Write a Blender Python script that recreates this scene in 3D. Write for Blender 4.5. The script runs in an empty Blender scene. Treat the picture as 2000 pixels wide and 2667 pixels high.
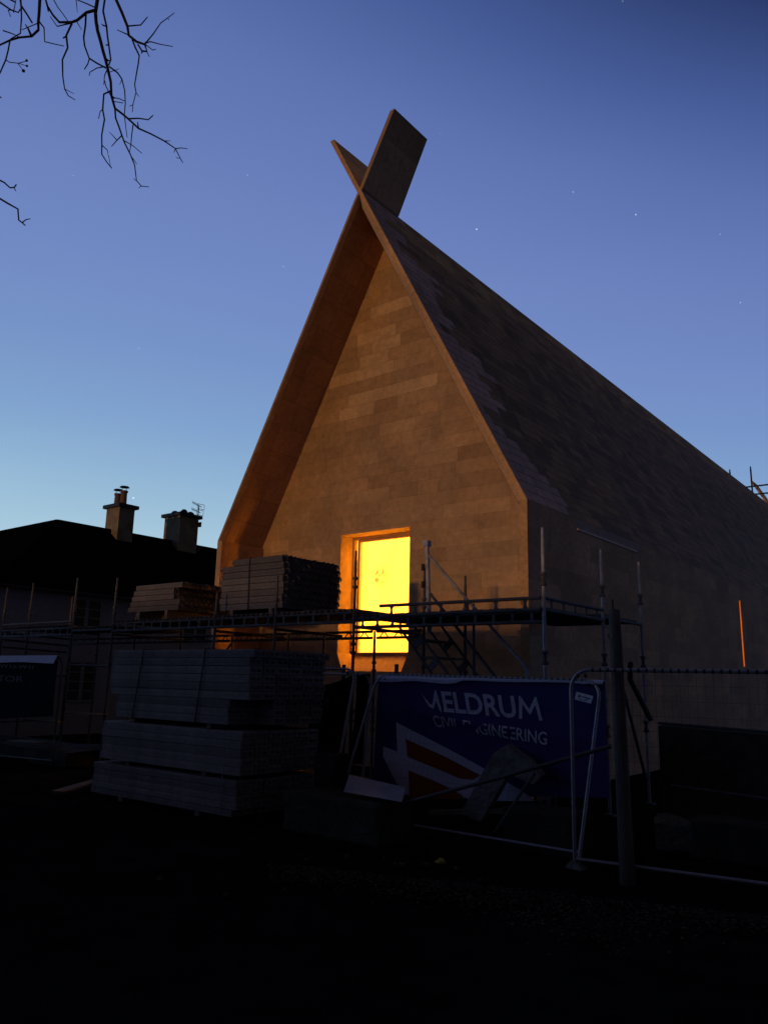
import bpy, bmesh, math, random
import numpy as np
from mathutils import Vector, Matrix
random.seed(7)
S = bpy.context.scene
COL = S.collection

# ------------------------------------------------------------------ camera
YAW, PITCH, ROLL, FPX = -0.6699, 0.2129, 0.023, 2043.13
EYE = np.array([0.0, 0.0, 1.75])
def cam_axes():
    cy, sy, cp, sp = math.cos(YAW), math.sin(YAW), math.cos(PITCH), math.sin(PITCH)
    f = np.array([sy*cp, cy*cp, sp]); r = np.array([cy, -sy, 0.0]); u = np.cross(r, f)
    cr, sr = math.cos(ROLL), math.sin(ROLL)
    return r*cr + u*sr, -r*sr + u*cr, f
CR, CU, CF = cam_axes()
cd = bpy.data.cameras.new('camera'); cam = bpy.data.objects.new('camera', cd); COL.objects.link(cam)
cd.sensor_fit = 'VERTICAL'; cd.sensor_height = 24.0; cd.lens = FPX*24.0/2667.0
cd.clip_start = 0.05; cd.clip_end = 3000.0
cam.matrix_world = Matrix(((CR[0], CU[0], -CF[0], EYE[0]), (CR[1], CU[1], -CF[1], EYE[1]),
                    (CR[2], CU[2], -CF[2], EYE[2]), (0, 0, 0, 1)))
S.camera = cam
S.render.resolution_x, S.render.resolution_y = 767, 1024

# measured photo points -> real points on real planes
def ray(px, py): return CF + CR*((px-1000)/FPX) - CU*((py-1333.5)/FPX)
def onX(px, py, X): d = ray(px, py); return Vector(EYE + d*((X-EYE[0])/d[0]))
def onY(px, py, Y): d = ray(px, py); return Vector(EYE + d*((Y-EYE[1])/d[1]))
def onZ(px, py, Z): d = ray(px, py); return Vector(EYE + d*((Z-EYE[2])/d[2]))
def onD(px, py, D): d = ray(px, py); return Vector(EYE + d*D)

# ------------------------------------------------------------------ dusk sky
W = bpy.data.worlds.new('World'); S.world = W; W.use_nodes = True
def build_world():
    nt = W.node_tree; N = nt.nodes; L = nt.links
    for n in list(N): N.remove(n)
    def new(t, **k):
        n = N.new(t)
        for a, b in k.items(): setattr(n, a, b)
        return n
    def mth(op, a, b=None, c=None, clamp=False):
        n = new('ShaderNodeMath', operation=op, use_clamp=clamp)
        for i, v in enumerate((a, b, c)):
            if v is None: continue
            if isinstance(v, (int, float)): n.inputs[i].default_value = v
            else: L.new(v, n.inputs[i])
        return n.outputs[0]
    tc = new('ShaderNodeTexCoord')
    nrm = new('ShaderNodeVectorMath', operation='NORMALIZE'); L.new(tc.outputs['Generated'], nrm.inputs[0])
    D = nrm.outputs[0]
    sep = new('ShaderNodeSeparateXYZ'); L.new(D, sep.inputs[0])
    el = mth('MULTIPLY', mth('ARCSINE', sep.outputs[2]), 180/math.pi)
    hz = new('ShaderNodeCombineXYZ'); L.new(sep.outputs[0], hz.inputs[0]); L.new(sep.outputs[1], hz.inputs[1])
    hn = new('ShaderNodeVectorMath', operation='NORMALIZE'); L.new(hz.outputs[0], hn.inputs[0])
    g = new('ShaderNodeVectorMath', operation='DOT_PRODUCT'); L.new(hn.outputs[0], g.inputs[0])
    ga = math.radians(SKY['glow_az']); g.inputs[1].default_value = (math.sin(ga), math.cos(ga), 0)
    q = mth('SUBTRACT', 1.0, g.outputs['Value'])
    e1 = mth('MULTIPLY', mth('MAXIMUM', el, 0.0), mth('ADD', 1.0, mth('MULTIPLY', q, SKY['az_gain'])))
    e2 = mth('ADD', e1, mth('MULTIPLY', mth('MAXIMUM', mth('SUBTRACT', q, 0.45), 0.0), SKY['back_gain']))
    f = mth('DIVIDE', e2, 90.0, clamp=True)
    cr = new('ShaderNodeValToRGB'); cr.color_ramp.interpolation = 'B_SPLINE' if SKY['spline'] else 'LINEAR'
    st = SKY['ramp']; els = cr.color_ramp.elements
    while len(els) < len(st): els.new(0.5)
    for i, (e, c) in enumerate(st):
        els[i].position = e/90.0
        els[i].color = tuple(((v/255+0.055)/1.055)**2.4 if v > 10 else v/255/12.92 for v in c) + (1,)
    L.new(f, cr.inputs[0])
    nz = new('ShaderNodeTexNoise'); nz.inputs['Scale'].default_value = 2.2; nz.inputs['Detail'].default_value = 3
    sc = new('ShaderNodeVectorMath', operation='MULTIPLY'); sc.inputs[1].default_value = (1, 1, 4)
    L.new(D, sc.inputs[0]); L.new(sc.outputs[0], nz.inputs['Vector'])
    hz2 = mth('ADD', 0.96, mth('MULTIPLY', nz.outputs[0], 0.08))
    vm = new('ShaderNodeVectorMath', operation='SCALE'); L.new(cr.outputs[0], vm.inputs[0]); L.new(hz2, vm.inputs['Scale'])
    tot = vm.outputs[0]
    # a few first stars, each at its own direction
    acc = None
    for (px, py, s, b) in SKY['stars']:
        d = ray(px, py); d = d/np.linalg.norm(d)
        ds = new('ShaderNodeVectorMath', operation='DISTANCE'); L.new(D, ds.inputs[0]); ds.inputs[1].default_value = tuple(d)
        k = mth('MULTIPLY', mth('MULTIPLY', mth('SUBTRACT', 1.0, mth('DIVIDE', ds.outputs['Value'], s), clamp=True), 2.0, clamp=True), b)
        acc = k if acc is None else mth('ADD', acc, k)
    cb = new('ShaderNodeCombineXYZ')
    for i in range(3): L.new(acc, cb.inputs[i])
    ad = new('ShaderNodeVectorMath', operation='ADD'); L.new(tot, ad.inputs[0]); L.new(cb.outputs[0], ad.inputs[1])
    bg = new('ShaderNodeBackground'); L.new(ad.outputs[0], bg.inputs[0]); bg.inputs[1].default_value = 1.0
    o = new('ShaderNodeOutputWorld'); L.new(bg.outputs[0], o.inputs[0])
SKY = dict(glow_az=-62.0, az_gain=1.0, back_gain=28.0, spline=False,
    ramp=[(0, (196, 218, 224)), (8, (174, 206, 222)), (13.3, (148, 184, 214)), (17.5, (129, 163, 206)), (23, (118, 147, 199)), (29, (113, 137, 195)),
          (36, (104, 126, 186)), (43, (91, 113, 173)), (50, (70, 92, 152)), (59, (42, 58, 106)), (68, (42, 42, 60)), (90, (44, 38, 42))],
    stars=[(1241, 597, .0011, .5), (1492, 500, .0009, .28), (1655, 559, .0010, .45), (1874, 610, .0008, .22), (1927, 788, .0009, .28),
           (348, 1297, .0012, .5), (739, 694, .0009, .2), (645, 456, .0009, .18), (1621, 3, .0008, .2),
           (192, 457, .0008, .15), (362, 908, .0009, .18), (1146, 348, .0007, .10)])
build_world()
# weak warm sun added low behind the viewer, standing for an unseen lamp
sd = bpy.data.lights.new('added_warm_sun', 'SUN'); sun = bpy.data.objects.new('added_warm_sun', sd); COL.objects.link(sun)
sd.energy = 0.74; sd.angle = math.radians(2); sd.color = (1.0, 0.525, 0.175)
sun.rotation_euler = Vector((0.0, -0.997, math.tan(math.radians(1.0)))).to_track_quat('Z', 'Y').to_euler()
sun.location = (-20, -20, 20)
S.view_settings.view_transform = 'Standard'; S.view_settings.look = 'None'
S.view_settings.exposure = 0.0; S.view_settings.gamma = 1.0

# ------------------------------------------------------------------ materials
MATS = {}
def mat(name, col, rough=0.8, var=0.0, vscale=6.0, metal=0.0, tone=False, bump=0.0, bscale=40.0, spec=0.3, emit=None, es=1.0,
        var2=0.0, v2scale=1.0, stretch=(1, 1, 1)):
    m = bpy.data.materials.new(name); m.use_nodes = True
    nt = m.node_tree; N, L = nt.nodes, nt.links
    b = N['Principled BSDF']
    b.inputs['Roughness'].default_value = rough; b.inputs['Metallic'].default_value = metal
    b.inputs['Specular IOR Level'].default_value = spec
    b.inputs['Base Color'].default_value = (*col, 1)
    if var or tone or bump or var2:
        tc = N.new('ShaderNodeTexCoord'); src = tc.outputs['Object']
        mp = N.new('ShaderNodeMapping'); mp.inputs['Scale'].default_value = stretch
        L.new(src, mp.inputs[0]); src = mp.outputs[0]
        rgb = N.new('ShaderNodeRGB'); rgb.outputs[0].default_value = (*col, 1); cur = rgb.outputs[0]
        def mul(cur, fac_out, amt):
            mr = N.new('ShaderNodeMapRange'); mr.inputs[1].default_value = 0.25; mr.inputs[2].default_value = 0.75
            mr.inputs[3].default_value = 1-amt; mr.inputs[4].default_value = 1+amt
            L.new(fac_out, mr.inputs[0])
            v = N.new('ShaderNodeVectorMath'); v.operation = 'SCALE'
            L.new(cur, v.inputs[0]); L.new(mr.outputs[0], v.inputs['Scale'])
            return v.outputs[0]
        if var:
            n = N.new('ShaderNodeTexNoise'); n.inputs['Scale'].default_value = vscale; n.inputs['Detail'].default_value = 8
            n.inputs['Roughness'].default_value = 0.65
            L.new(src, n.inputs['Vector']); cur = mul(cur, n.outputs[0], var)
        if var2:
            n = N.new('ShaderNodeTexNoise'); n.inputs['Scale'].default_value = v2scale; n.inputs['Detail'].default_value = 4
            L.new(src, n.inputs['Vector']); cur = mul(cur, n.outputs[0], var2)
        if tone:
            a = N.new('ShaderNodeVertexColor'); a.layer_name = 'tone'
            v = N.new('ShaderNodeVectorMath'); v.operation = 'MULTIPLY'
            L.new(cur, v.inputs[0]); L.new(a.outputs[0], v.inputs[1]); cur = v.outputs[0]
        L.new(cur, b.inputs['Base Color'])
        if bump:
            n = N.new('ShaderNodeTexNoise'); n.inputs['Scale'].default_value = bscale; n.inputs['Detail'].default_value = 6
            L.new(src, n.inputs['Vector'])
            bp = N.new('ShaderNodeBump'); bp.inputs['Strength'].default_value = bump; bp.inputs['Distance'].default_value = 0.02
            L.new(n.outputs[0], bp.inputs['Height']); L.new(bp.outputs[0], b.inputs['Normal'])
    if emit:
        b.inputs['Emission Color'].default_value = (*emit, 1); b.inputs['Emission Strength'].default_value = es
    MATS[name] = m
    return m
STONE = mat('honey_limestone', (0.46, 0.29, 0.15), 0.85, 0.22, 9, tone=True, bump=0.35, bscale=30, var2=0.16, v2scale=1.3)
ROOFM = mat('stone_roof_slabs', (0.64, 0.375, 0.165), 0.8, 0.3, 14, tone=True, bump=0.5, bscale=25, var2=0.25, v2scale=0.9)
PLASTER = mat('white_plaster', (0.8, 0.8, 0.8), 0.9, 0.02, 2)
FRAMEM = mat('oak_window_frame', (0.40, 0.24, 0.12), 0.6, 0.12, 8)
SLATE = mat('dark_slate', (0.004, 0.004, 0.0048), 0.9, 0.3, 12, bump=0.4, bscale=12, spec=0.0)
RENDERM = mat('pale_roughcast', (0.29, 0.26, 0.28), 0.95, 0.2, 12, bump=0.5, bscale=60)
CHIMM = mat('stained_chimney_render', (0.22, 0.18, 0.12), 0.95, 0.35, 5, bump=0.5, bscale=30, var2=0.3, v2scale=1.5)
POTM = mat('clay_pot', (0.17, 0.105, 0.07), 0.8, 0.2, 9)
DARKM = mat('dark_metal', (0.02, 0.02, 0.022), 0.6, 0.2, 20)
GALV = mat('galvanised_tube', (0.30, 0.30, 0.32), 0.6, 0.35, 18, metal=0.35, var2=0.3, v2scale=4)
GALVD = mat('weathered_scaffold_steel', (0.085, 0.080, 0.082), 0.7, 0.4, 15, metal=0.25, var2=0.3, v2scale=3)
FENCEM = mat('fence_steel', (0.27, 0.26, 0.27), 0.5, 0.25, 20, metal=0.5)
WIREM = mat('dull_wire', (0.03, 0.03, 0.034), 0.7, metal=0.3)
PLANKM = mat('grey_scaffold_plank', (0.205, 0.18, 0.172), 0.75, 0.3, 22, tone=True, bump=0.3, bscale=80, var2=0.25, v2scale=2.5, spec=0.04)
DECKM = mat('deck_boards', (0.10, 0.085, 0.07), 0.85, 0.35, 12, tone=True)
TIMBER = mat('weathered_timber', (0.105, 0.095, 0.085), 0.9, 0.4, 10, bump=0.6, bscale=30, stretch=(1, 1, 0.15), spec=0.04)
BOARDM = mat('sawn_board', (0.13, 0.11, 0.085), 0.9, 0.35, 14, bump=0.3)
CONC = mat('rough_concrete', (0.045, 0.042, 0.034), 0.95, 0.4, 18, bump=0.9, bscale=35, var2=0.3, v2scale=3, spec=0.1)
CONCL = mat('pale_broken_concrete', (0.13, 0.125, 0.115), 0.95, 0.45, 16, bump=0.9, bscale=28, var2=0.35, v2scale=4, spec=0.1)
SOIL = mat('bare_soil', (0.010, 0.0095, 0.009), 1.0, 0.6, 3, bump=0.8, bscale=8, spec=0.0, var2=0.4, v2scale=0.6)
LITTER = mat('leaf_litter', (0.045, 0.038, 0.028), 1.0, 0.5, 30, tone=True, spec=0.05)
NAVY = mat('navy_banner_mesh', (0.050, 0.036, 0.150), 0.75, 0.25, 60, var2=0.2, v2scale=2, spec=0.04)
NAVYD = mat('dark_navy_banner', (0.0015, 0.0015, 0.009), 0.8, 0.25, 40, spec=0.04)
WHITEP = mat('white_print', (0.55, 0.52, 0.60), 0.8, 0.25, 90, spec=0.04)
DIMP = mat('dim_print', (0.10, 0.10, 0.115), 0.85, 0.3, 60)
RUSTP = mat('rust_orange_print', (0.24, 0.055, 0.012), 0.8, 0.2, 50, spec=0.04)
FOLDW = mat('pale_banner_hem', (0.50, 0.50, 0.62), 0.8, 0.15, 14)
TAGM = mat('white_tag_plastic', (0.75, 0.75, 0.78), 0.6, 0.06, 30)
TAGP = mat('grey_tag_print', (0.05, 0.06, 0.09), 0.7)
TAGY = mat('ochre_tag_dot', (0.25, 0.18, 0.06), 0.7)
SHEETM = mat('bare_metal_sheet', (0.27, 0.28, 0.33), 0.6, 0.15, 5, metal=0.15, spec=0.1)
BARK = mat('dark_bark', (0.018, 0.016, 0.018), 0.95, 0.3, 20)
YELLOW = mat('yellow_plastic', (0.26, 0.20, 0.015), 0.6, 0.2, 20)
STRAPM = mat('black_strap', (0.012, 0.012, 0.014), 0.7)
STRINGM = mat('pale_string', (0.35, 0.35, 0.36), 0.8)
WALLG = mat('mossy_rubble_wall', (0.06, 0.055, 0.042), 0.95, 0.5, 6, bump=0.9, bscale=9, var2=0.4, v2scale=1.6, spec=0.04)
WGLASS = mat('dark_window_glass', (0.01, 0.01, 0.012), 0.15, spec=0.4)
PAINTW = mat('white_paintwork', (0.22, 0.21, 0.22), 0.6)
SLITM = mat('lit_slit_glass', (0.1, 0.05, 0.02), 0.6, emit=(1.0, 0.30, 0.035), es=3.0)
LAMPB = mat('lamp_plastic', (0.70, 0.70, 0.68), 0.5)
LAMPL = mat('lamp_lens', (0.25, 0.25, 0.25), 0.3)
def glass_mat():
    m = bpy.data.materials.new('clear_window_glass'); m.use_nodes = True
    nt = m.node_tree; N, L = nt.nodes, nt.links; N.remove(N['Principled BSDF'])
    t = N.new('ShaderNodeBsdfTransparent'); g = N.new('ShaderNodeBsdfGlossy'); g.inputs['Roughness'].default_value = 0.02
    mx = N.new('ShaderNodeMixShader'); mx.inputs[0].default_value = 0.04
    L.new(t.outputs[0], mx.inputs[1]); L.new(g.outputs[0], mx.inputs[2]); L.new(mx.outputs[0], N['Material Output'].inputs[0])
    return m
CLEAR = glass_mat()

# ------------------------------------------------------------------ helpers
def tag(o, label=None, cat=None, group=None, kind=None):
    if label: o['label'] = label
    if cat: o['category'] = cat
    if group: o['group'] = group
    if kind: o['kind'] = kind
    return o
def world_loc(o):
    v = Vector((0, 0, 0))
    while o: v = v + o.location; o = o.parent
    return v
def empty(name, loc, label=None, cat=None, group=None):
    o = bpy.data.objects.new(name, None); COL.objects.link(o); o.location = loc; o.empty_display_size = 0.2
    return tag(o, label, cat, group)
class MB:
    def __init__(s): s.v = []; s.f = []; s.t = []
    def add(s, vs, fs, tone=(1, 1, 1)):
        n = len(s.v); s.v += [Vector(p) for p in vs]
        for f in fs: s.f.append([n+i for i in f]); s.t.append(tone)
        return s
    def box(s, a, b, tone=(1, 1, 1)):
        x0, y0, z0 = a; x1, y1, z1 = b
        if x0 > x1: x0, x1 = x1, x0
        if y0 > y1: y0, y1 = y1, y0
        if z0 > z1: z0, z1 = z1, z0
        v = [(x0, y0, z0), (x1, y0, z0), (x1, y1, z0), (x0, y1, z0), (x0, y0, z1), (x1, y0, z1), (x1, y1, z1), (x0, y1, z1)]
        return s.add(v, [(3, 2, 1, 0), (4, 5, 6, 7), (0, 1, 5, 4), (1, 2, 6, 5), (2, 3, 7, 6), (3, 0, 4, 7)], tone)
    def hexa(s, bot, top, tone=(1, 1, 1)):
        n = len(bot)
        return s.add(list(bot)+list(top), [tuple(range(n))[::-1], tuple(range(n, 2*n))] + [(i, (i+1) % n, n+(i+1) % n, n+i) for i in range(n)], tone)
    def tube(s, pts, r, n=8, cap=True, tone=(1, 1, 1)):
        pts = [Vector(p) for p in pts]
        rs = r if isinstance(r, (list, tuple)) else [r]*len(pts)
        base = len(s.v); prev = None
        for i, p in enumerate(pts):
            if i == 0: d = pts[1]-p
            elif i == len(pts)-1: d = p-pts[i-1]
            else: d = (pts[i+1]-p).normalized()+(p-pts[i-1]).normalized()
            d = d.normalized() if d.length > 1e-9 else Vector((0, 0, 1))
            if prev is None:
                a = d.cross(Vector((0, 0, 1)) if abs(d.z) < 0.9 else Vector((1, 0, 0))).normalized()
            else:
                a = prev - d*prev.dot(d); a = a.normalized() if a.length > 1e-6 else d.orthogonal().normalized()
            prev = a; b = d.cross(a)
            for k in range(n):
                t = 2*math.pi*k/n; s.v.append(p+(a*math.cos(t)+b*math.sin(t))*rs[i])
        for i in range(len(pts)-1):
            for k in range(n):
                s.f.append([base+i*n+k, base+i*n+(k+1) % n, base+(i+1)*n+(k+1) % n, base+(i+1)*n+k]); s.t.append(tone)
        if cap:
            s.f.append([base+k for k in range(n)][::-1]); s.t.append(tone)
            s.f.append([base+(len(pts)-1)*n+k for k in range(n)]); s.t.append(tone)
        return s
    def build(s, name, m, parent=None, origin=None, smooth=False, kind=None):
        o0 = world_loc(parent) if parent else Vector((0, 0, 0))
        org = Vector(origin) if origin is not None else (o0 if parent else None)
        if org is None:
            lo = Vector((min(p.x for p in s.v), min(p.y for p in s.v), min(p.z for p in s.v)))
            hi = Vector((max(p.x for p in s.v), max(p.y for p in s.v), max(p.z for p in s.v)))
            org = Vector(((lo.x+hi.x)/2, (lo.y+hi.y)/2, lo.z))
        me = bpy.data.meshes.new(name)
        me.from_pydata([tuple(p-org) for p in s.v], [], s.f); me.validate(clean_customdata=False)
        if any(t != (1, 1, 1) for t in s.t) or ('tone' in m.name):
            pass
        ca = me.color_attributes.new('tone', 'FLOAT_COLOR', 'CORNER')
        if len(me.polygons) == len(s.t):
            arr = np.ones((len(me.loops), 4), dtype=np.float32)
            for p, t in zip(me.polygons, s.t): arr[p.loop_start:p.loop_start+p.loop_total, :3] = t
            ca.data.foreach_set('color', arr.ravel())
        else:
            ca.data.foreach_set('color', np.ones(len(me.loops)*4, dtype=np.float32))
        me.materials.append(m)
        if smooth:
            for p in me.polygons: p.use_smooth = True
        o = bpy.data.objects.new(name, me); COL.objects.link(o)
        if parent: o.parent = parent
        o.location = org-o0
        if kind: o['kind'] = kind
        return o
def round_edges(o, w=0.01, seg=2):
    bm = bmesh.new(); bm.from_mesh(o.data)
    bmesh.ops.bevel(bm, geom=[e for e in bm.edges], offset=w, segments=seg, profile=0.5, affect='EDGES')
    bm.to_mesh(o.data); bm.free(); return o
def roughen(o, amp, cuts=6, seed=0, freq=3.0):
    from mathutils import noise
    bm = bmesh.new(); bm.from_mesh(o.data)
    bmesh.ops.subdivide_edges(bm, edges=bm.edges[:], cuts=cuts, use_grid_fill=True)
    bm.normal_update()
    off = Vector((seed*3.7, seed*1.3, seed*7.1))
    for v in bm.verts:
        n = noise.fractal(v.co*freq+off, 1.0, 2.0, 4)
        v.co += v.normal*n*amp
    bm.to_mesh(o.data); bm.free(); return o
def grey(a, w=0.0):
    g = 1+random.uniform(-a, a); return (g*(1+random.uniform(-w, w)), g, g*(1+random.uniform(-w, w)))
# clip a polygon (list of (u,v)) with a convex outline given counter-clockwise
def clip(poly, conv):
    out = poly
    for i in range(len(conv)):
        a, b = conv[i], conv[(i+1) % len(conv)]
        inp, out = out, []
        if not inp: break
        side = lambda p: (b[0]-a[0])*(p[1]-a[1])-(b[1]-a[1])*(p[0]-a[0])
        for j in range(len(inp)):
            p, q = inp[j], inp[(j+1) % len(inp)]; sp, sq = side(p), side(q)
            if sp >= 0: out.append(p)
            if (sp > 0 > sq) or (sp < 0 < sq):
                t = sp/(sp-sq); out.append((p[0]+(q[0]-p[0])*t, p[1]+(q[1]-p[1])*t))
    return out
def area(p): return abs(sum(p[i][0]*p[(i+1) % len(p)][1]-p[(i+1) % len(p)][0]*p[i][1] for i in range(len(p))))/2
# squared stones in level courses over convex regions, each with a tone of its own
def ashlar(mb, regions, fmap, u0, u1, v0, v1, ch, lmin, lmax, tonef, rnd, gap=0.004):
    v = v0; row = 0
    while v < v1:
        u = u0-rnd.uniform(0, lmax)
        while u < u1:
            l = rnd.uniform(lmin, lmax); t = tonef((u+l/2), (v+ch/2), rnd)
            cell = [(u+gap, v+gap), (u+l-gap, v+gap), (u+l-gap, v+ch-gap), (u+gap, v+ch-gap)]
            for R in regions:
                c = clip(cell, R)
                if len(c) > 2 and area(c) > 1e-4: mb.add([fmap(*p) for p in c], [tuple(range(len(c)))], t)
            u += l
        v += ch; row += 1

# ------------------------------------------------------------------ ground
def build_ground():
    from mathutils import noise
    mb = MB(); xs = []
    def axis(a, b, st): 
        n = int(round((b-a)/st)); return [a+(b-a)*i/n for i in range(n+1)]
    X = [-900, -400, -180, -90, -50, -34] + axis(-26, 6, 0.3) + [12, 20, 40, 90, 200, 500, 900]
    Y = [-900, -300, -100, -40, -15, -11, -9, -7.5, -6, -5] + axis(-4, 22, 0.3) + [30, 45, 70, 120, 250, 600, 1200]
    def h(x, y):
        if -26 <= x <= 6 and -4 <= y <= 22:
            a = noise.fractal(Vector((x*0.7, y*0.7, 0)), 1.0, 2.0, 4)*0.05
            edge = min(1, (x+26)/2, (6-x)/2, (y+4)/2, (22-y)/2)
            return (a-0.035)*max(0, edge)
        return 3.3 if y <= -9 else 2.4 if y <= -7.5 else 1.1 if y <= -6 else 0.35 if y <= -5 else 0.0   # unseen bank added behind the viewer, keeps the low sun off the foreground
    vs = [(x, y, h(x, y)) for y in Y for x in X]; nx = len(X)
    fs = [(j*nx+i, j*nx+i+1, (j+1)*nx+i+1, (j+1)*nx+i) for j in range(len(Y)-1) for i in range(nx-1)]
    mb.add(vs, fs)
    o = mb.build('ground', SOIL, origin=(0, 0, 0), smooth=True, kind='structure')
build_ground()

# ------------------------------------------------------------------ the stone chapel
XR, WID, ZK, ZX = -6.3272, 8.2041, 4.925, 12.726
XL, XC = XR-WID, XR-WID/2
YF, YG, YE = 12.0, 13.3375, 51.9
SL = (WID/2)/(ZX-ZK)
TF, CH = 0.075, 0.13                       # thin front edge of the verge, chamfered back
T = 0.22                                   # thickness of the stone skin at the verge
HL, HR = 1.632, 1.60
chapel = empty('stone_chapel', (XC, (YF+YE)/2, 0), 'tall steep stone chapel with crossed gable blades and one big yellow lit window', 'chapel')
rnd = random.Random(11)
nl = math.hypot(1, SL)                     # slope length per metre of height
nrm_r = Vector((1, 0, SL)).normalized()    # outward normal of the right slope
def slope_pt(side, y, h, off=0.0):         # h = height above the knee; side +1 right slope, -1 left
    x = XC+side*((WID/2)-SL*h); return Vector((x+side*nrm_r.x*off, y, ZK+h+nrm_r.z*off))
H = ZX-ZK
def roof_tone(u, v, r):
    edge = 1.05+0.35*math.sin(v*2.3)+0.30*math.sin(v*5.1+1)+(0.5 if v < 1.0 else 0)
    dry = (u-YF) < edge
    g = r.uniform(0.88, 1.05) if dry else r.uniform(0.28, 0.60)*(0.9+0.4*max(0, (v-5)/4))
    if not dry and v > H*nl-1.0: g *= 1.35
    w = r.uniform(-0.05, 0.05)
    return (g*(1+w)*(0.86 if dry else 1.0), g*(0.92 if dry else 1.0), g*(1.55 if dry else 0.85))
def sof_tone(u, v, r):
    g = r.uniform(0.88, 1.18); return (g*1.04, g, g*0.93)
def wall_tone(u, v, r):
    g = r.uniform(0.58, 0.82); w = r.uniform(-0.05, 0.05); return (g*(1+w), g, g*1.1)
for side in (1, -1):
    mb = MB(); yf = YF-0.006 if side > 0 else YF
    # core of the slope
    a, b = slope_pt(side, 0, 0), slope_pt(side, 0, H)
    ti = T/nrm_r.x                                                  # horizontal thickness
    tf_, t_ = (TF, T) if side > 0 else (0.055, 0.075)
    dk = (0.12, 0.12, 0.12)
    def section(tt):
        hi = tt/nrm_r.x; return [(a.x, a.z), (b.x, b.z), (b.x, b.z-hi/SL), (a.x-side*hi, a.z)]
    mb.hexa([(x, yf, z) for x, z in section(tf_)], [(x, yf+CH, z) for x, z in section(t_)], (0.9, 0.9, 0.9))
    mb.hexa([(x, yf+CH, z) for x, z in section(t_)], [(x, YE, z) for x, z in section(t_)], dk)
    # outer stone slabs
    reg = [[(yf, 0), (YE, 0), (YE, H*nl), (yf, H*nl)]]
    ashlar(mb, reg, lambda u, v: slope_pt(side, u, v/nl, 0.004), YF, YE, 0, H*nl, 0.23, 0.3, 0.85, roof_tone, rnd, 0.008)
    # soffit slabs of the overhang
    reg = [[(yf+CH, 0.0), (YG, 0.0), (YG, H*nl), (yf+CH, H*nl)]]
    ashlar(mb, reg, lambda u, v: slope_pt(side, u, v/nl, -t_-0.004), YF, YG, 0, H*nl, 0.62, 0.45, 0.8, sof_tone, rnd, 0.003)
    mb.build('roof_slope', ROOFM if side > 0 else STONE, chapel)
    # blade rising past the ridge, at both ends of the roof: continuation of this slope
    hh = HR if side < 0 else HL
    for end in (0, 1):
        mb = MB()
        d0, d1 = 1.36, 1.28
        y0, s = (yf, 1) if end == 0 else (YE, -1)
        def q(h, dy, off): return slope_pt(side, y0+s*(dy+0.004), H+h, off)
        out = [q(-0.2, 0, -0.002), q(-0.2, d0, -0.002), q(hh, d1, -0.002), q(hh, 0, -0.002)]
        tb = 0.10; inn = [p-Vector((side*tb/nrm_r.x, 0, 0)) for p in out]
        if (s*side) < 0: mb.hexa(out, inn, (0.8, 0.8, 0.8))
        else: mb.hexa(out[::-1], inn[::-1], (0.8, 0.8, 0.8))
        for off, sg in ((0.004, 1), (-tb-0.004, -1)):
            conv = [(0, 0), (d0, 0), (d1, hh*nl), (0, hh*nl)]
            ashlar(mb, [conv], lambda u, v: q(v/nl, u, off), 0, 2, 0, hh*nl, 0.62, 0.5, 0.9,
                   lambda u, v, r: (lambda g: (g*1.08, g*0.96, g*0.9))(r.uniform(1.35, 1.5) if v < 1.0 else r.uniform(1.0, 1.2)), rnd, 0.003)
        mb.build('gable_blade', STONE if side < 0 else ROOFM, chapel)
# side walls
slitY0, slitY1, slitZ0, slitZ1 = 25.50, 25.66, 2.43, 4.42
mb = MB(); x0, x1 = XR-0.16, XR
for a, b in (((x0, YF-0.006, 0), (x1, slitY0, ZK)), ((x0, slitY1, 0), (x1, YE, ZK)), ((x0, slitY0, 0), (x1, slitY1, slitZ0)), ((x0, slitY0, slitZ1), (x1, slitY1, ZK))):
    mb.box(a, b, (0.75, 0.75, 0.75))
R = [[(YF-0.006, 0), (slitY0, 0), (slitY0, ZK), (YF-0.006, ZK)], [(slitY1, 0), (YE, 0), (YE, ZK), (slitY1, ZK)],
     [(slitY0, 0), (slitY1, 0), (slitY1, slitZ0), (slitY0, slitZ0)], [(slitY0, slitZ1), (slitY1, slitZ1), (slitY1, ZK), (slitY0, ZK)]]
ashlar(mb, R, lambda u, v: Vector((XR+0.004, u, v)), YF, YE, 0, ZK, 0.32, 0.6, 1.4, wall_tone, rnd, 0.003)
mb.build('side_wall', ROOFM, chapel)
mb = MB().box((XL, YF, 0), (XL+0.16, YE, ZK))
ashlar(mb, [[(YF, 0), (YG, 0), (YG, ZK), (YF, ZK)]], lambda u, v: Vector((XL+0.164, u, v)), YF, YG, 0, ZK, 0.32, 0.5, 0.9, sof_tone, rnd, 0.003)
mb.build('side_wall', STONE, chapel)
sl = MB().box((XR-0.10, slitY0, slitZ0), (XR-0.07, slitY1, slitZ1)).build('slit_window', SLITM, chapel)
# long low window tucked under the eave of the right wall
mb = MB().box((XR+0.006, 14.0, 4.70), (XR+0.030, 17.1, 4.735)).build('eave_ledge', mat('pale_ledge_stone', (0.75, 0.55, 0.42), 0.7), chapel)
mb = MB().box((XR+0.006, 13.95, 4.735), (XR+0.009, 17.3, 4.915)).build('eave_panel', mat('pale_eave_stone', (0.40, 0.28, 0.20), 0.8, 0.25, 4), chapel)
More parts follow.
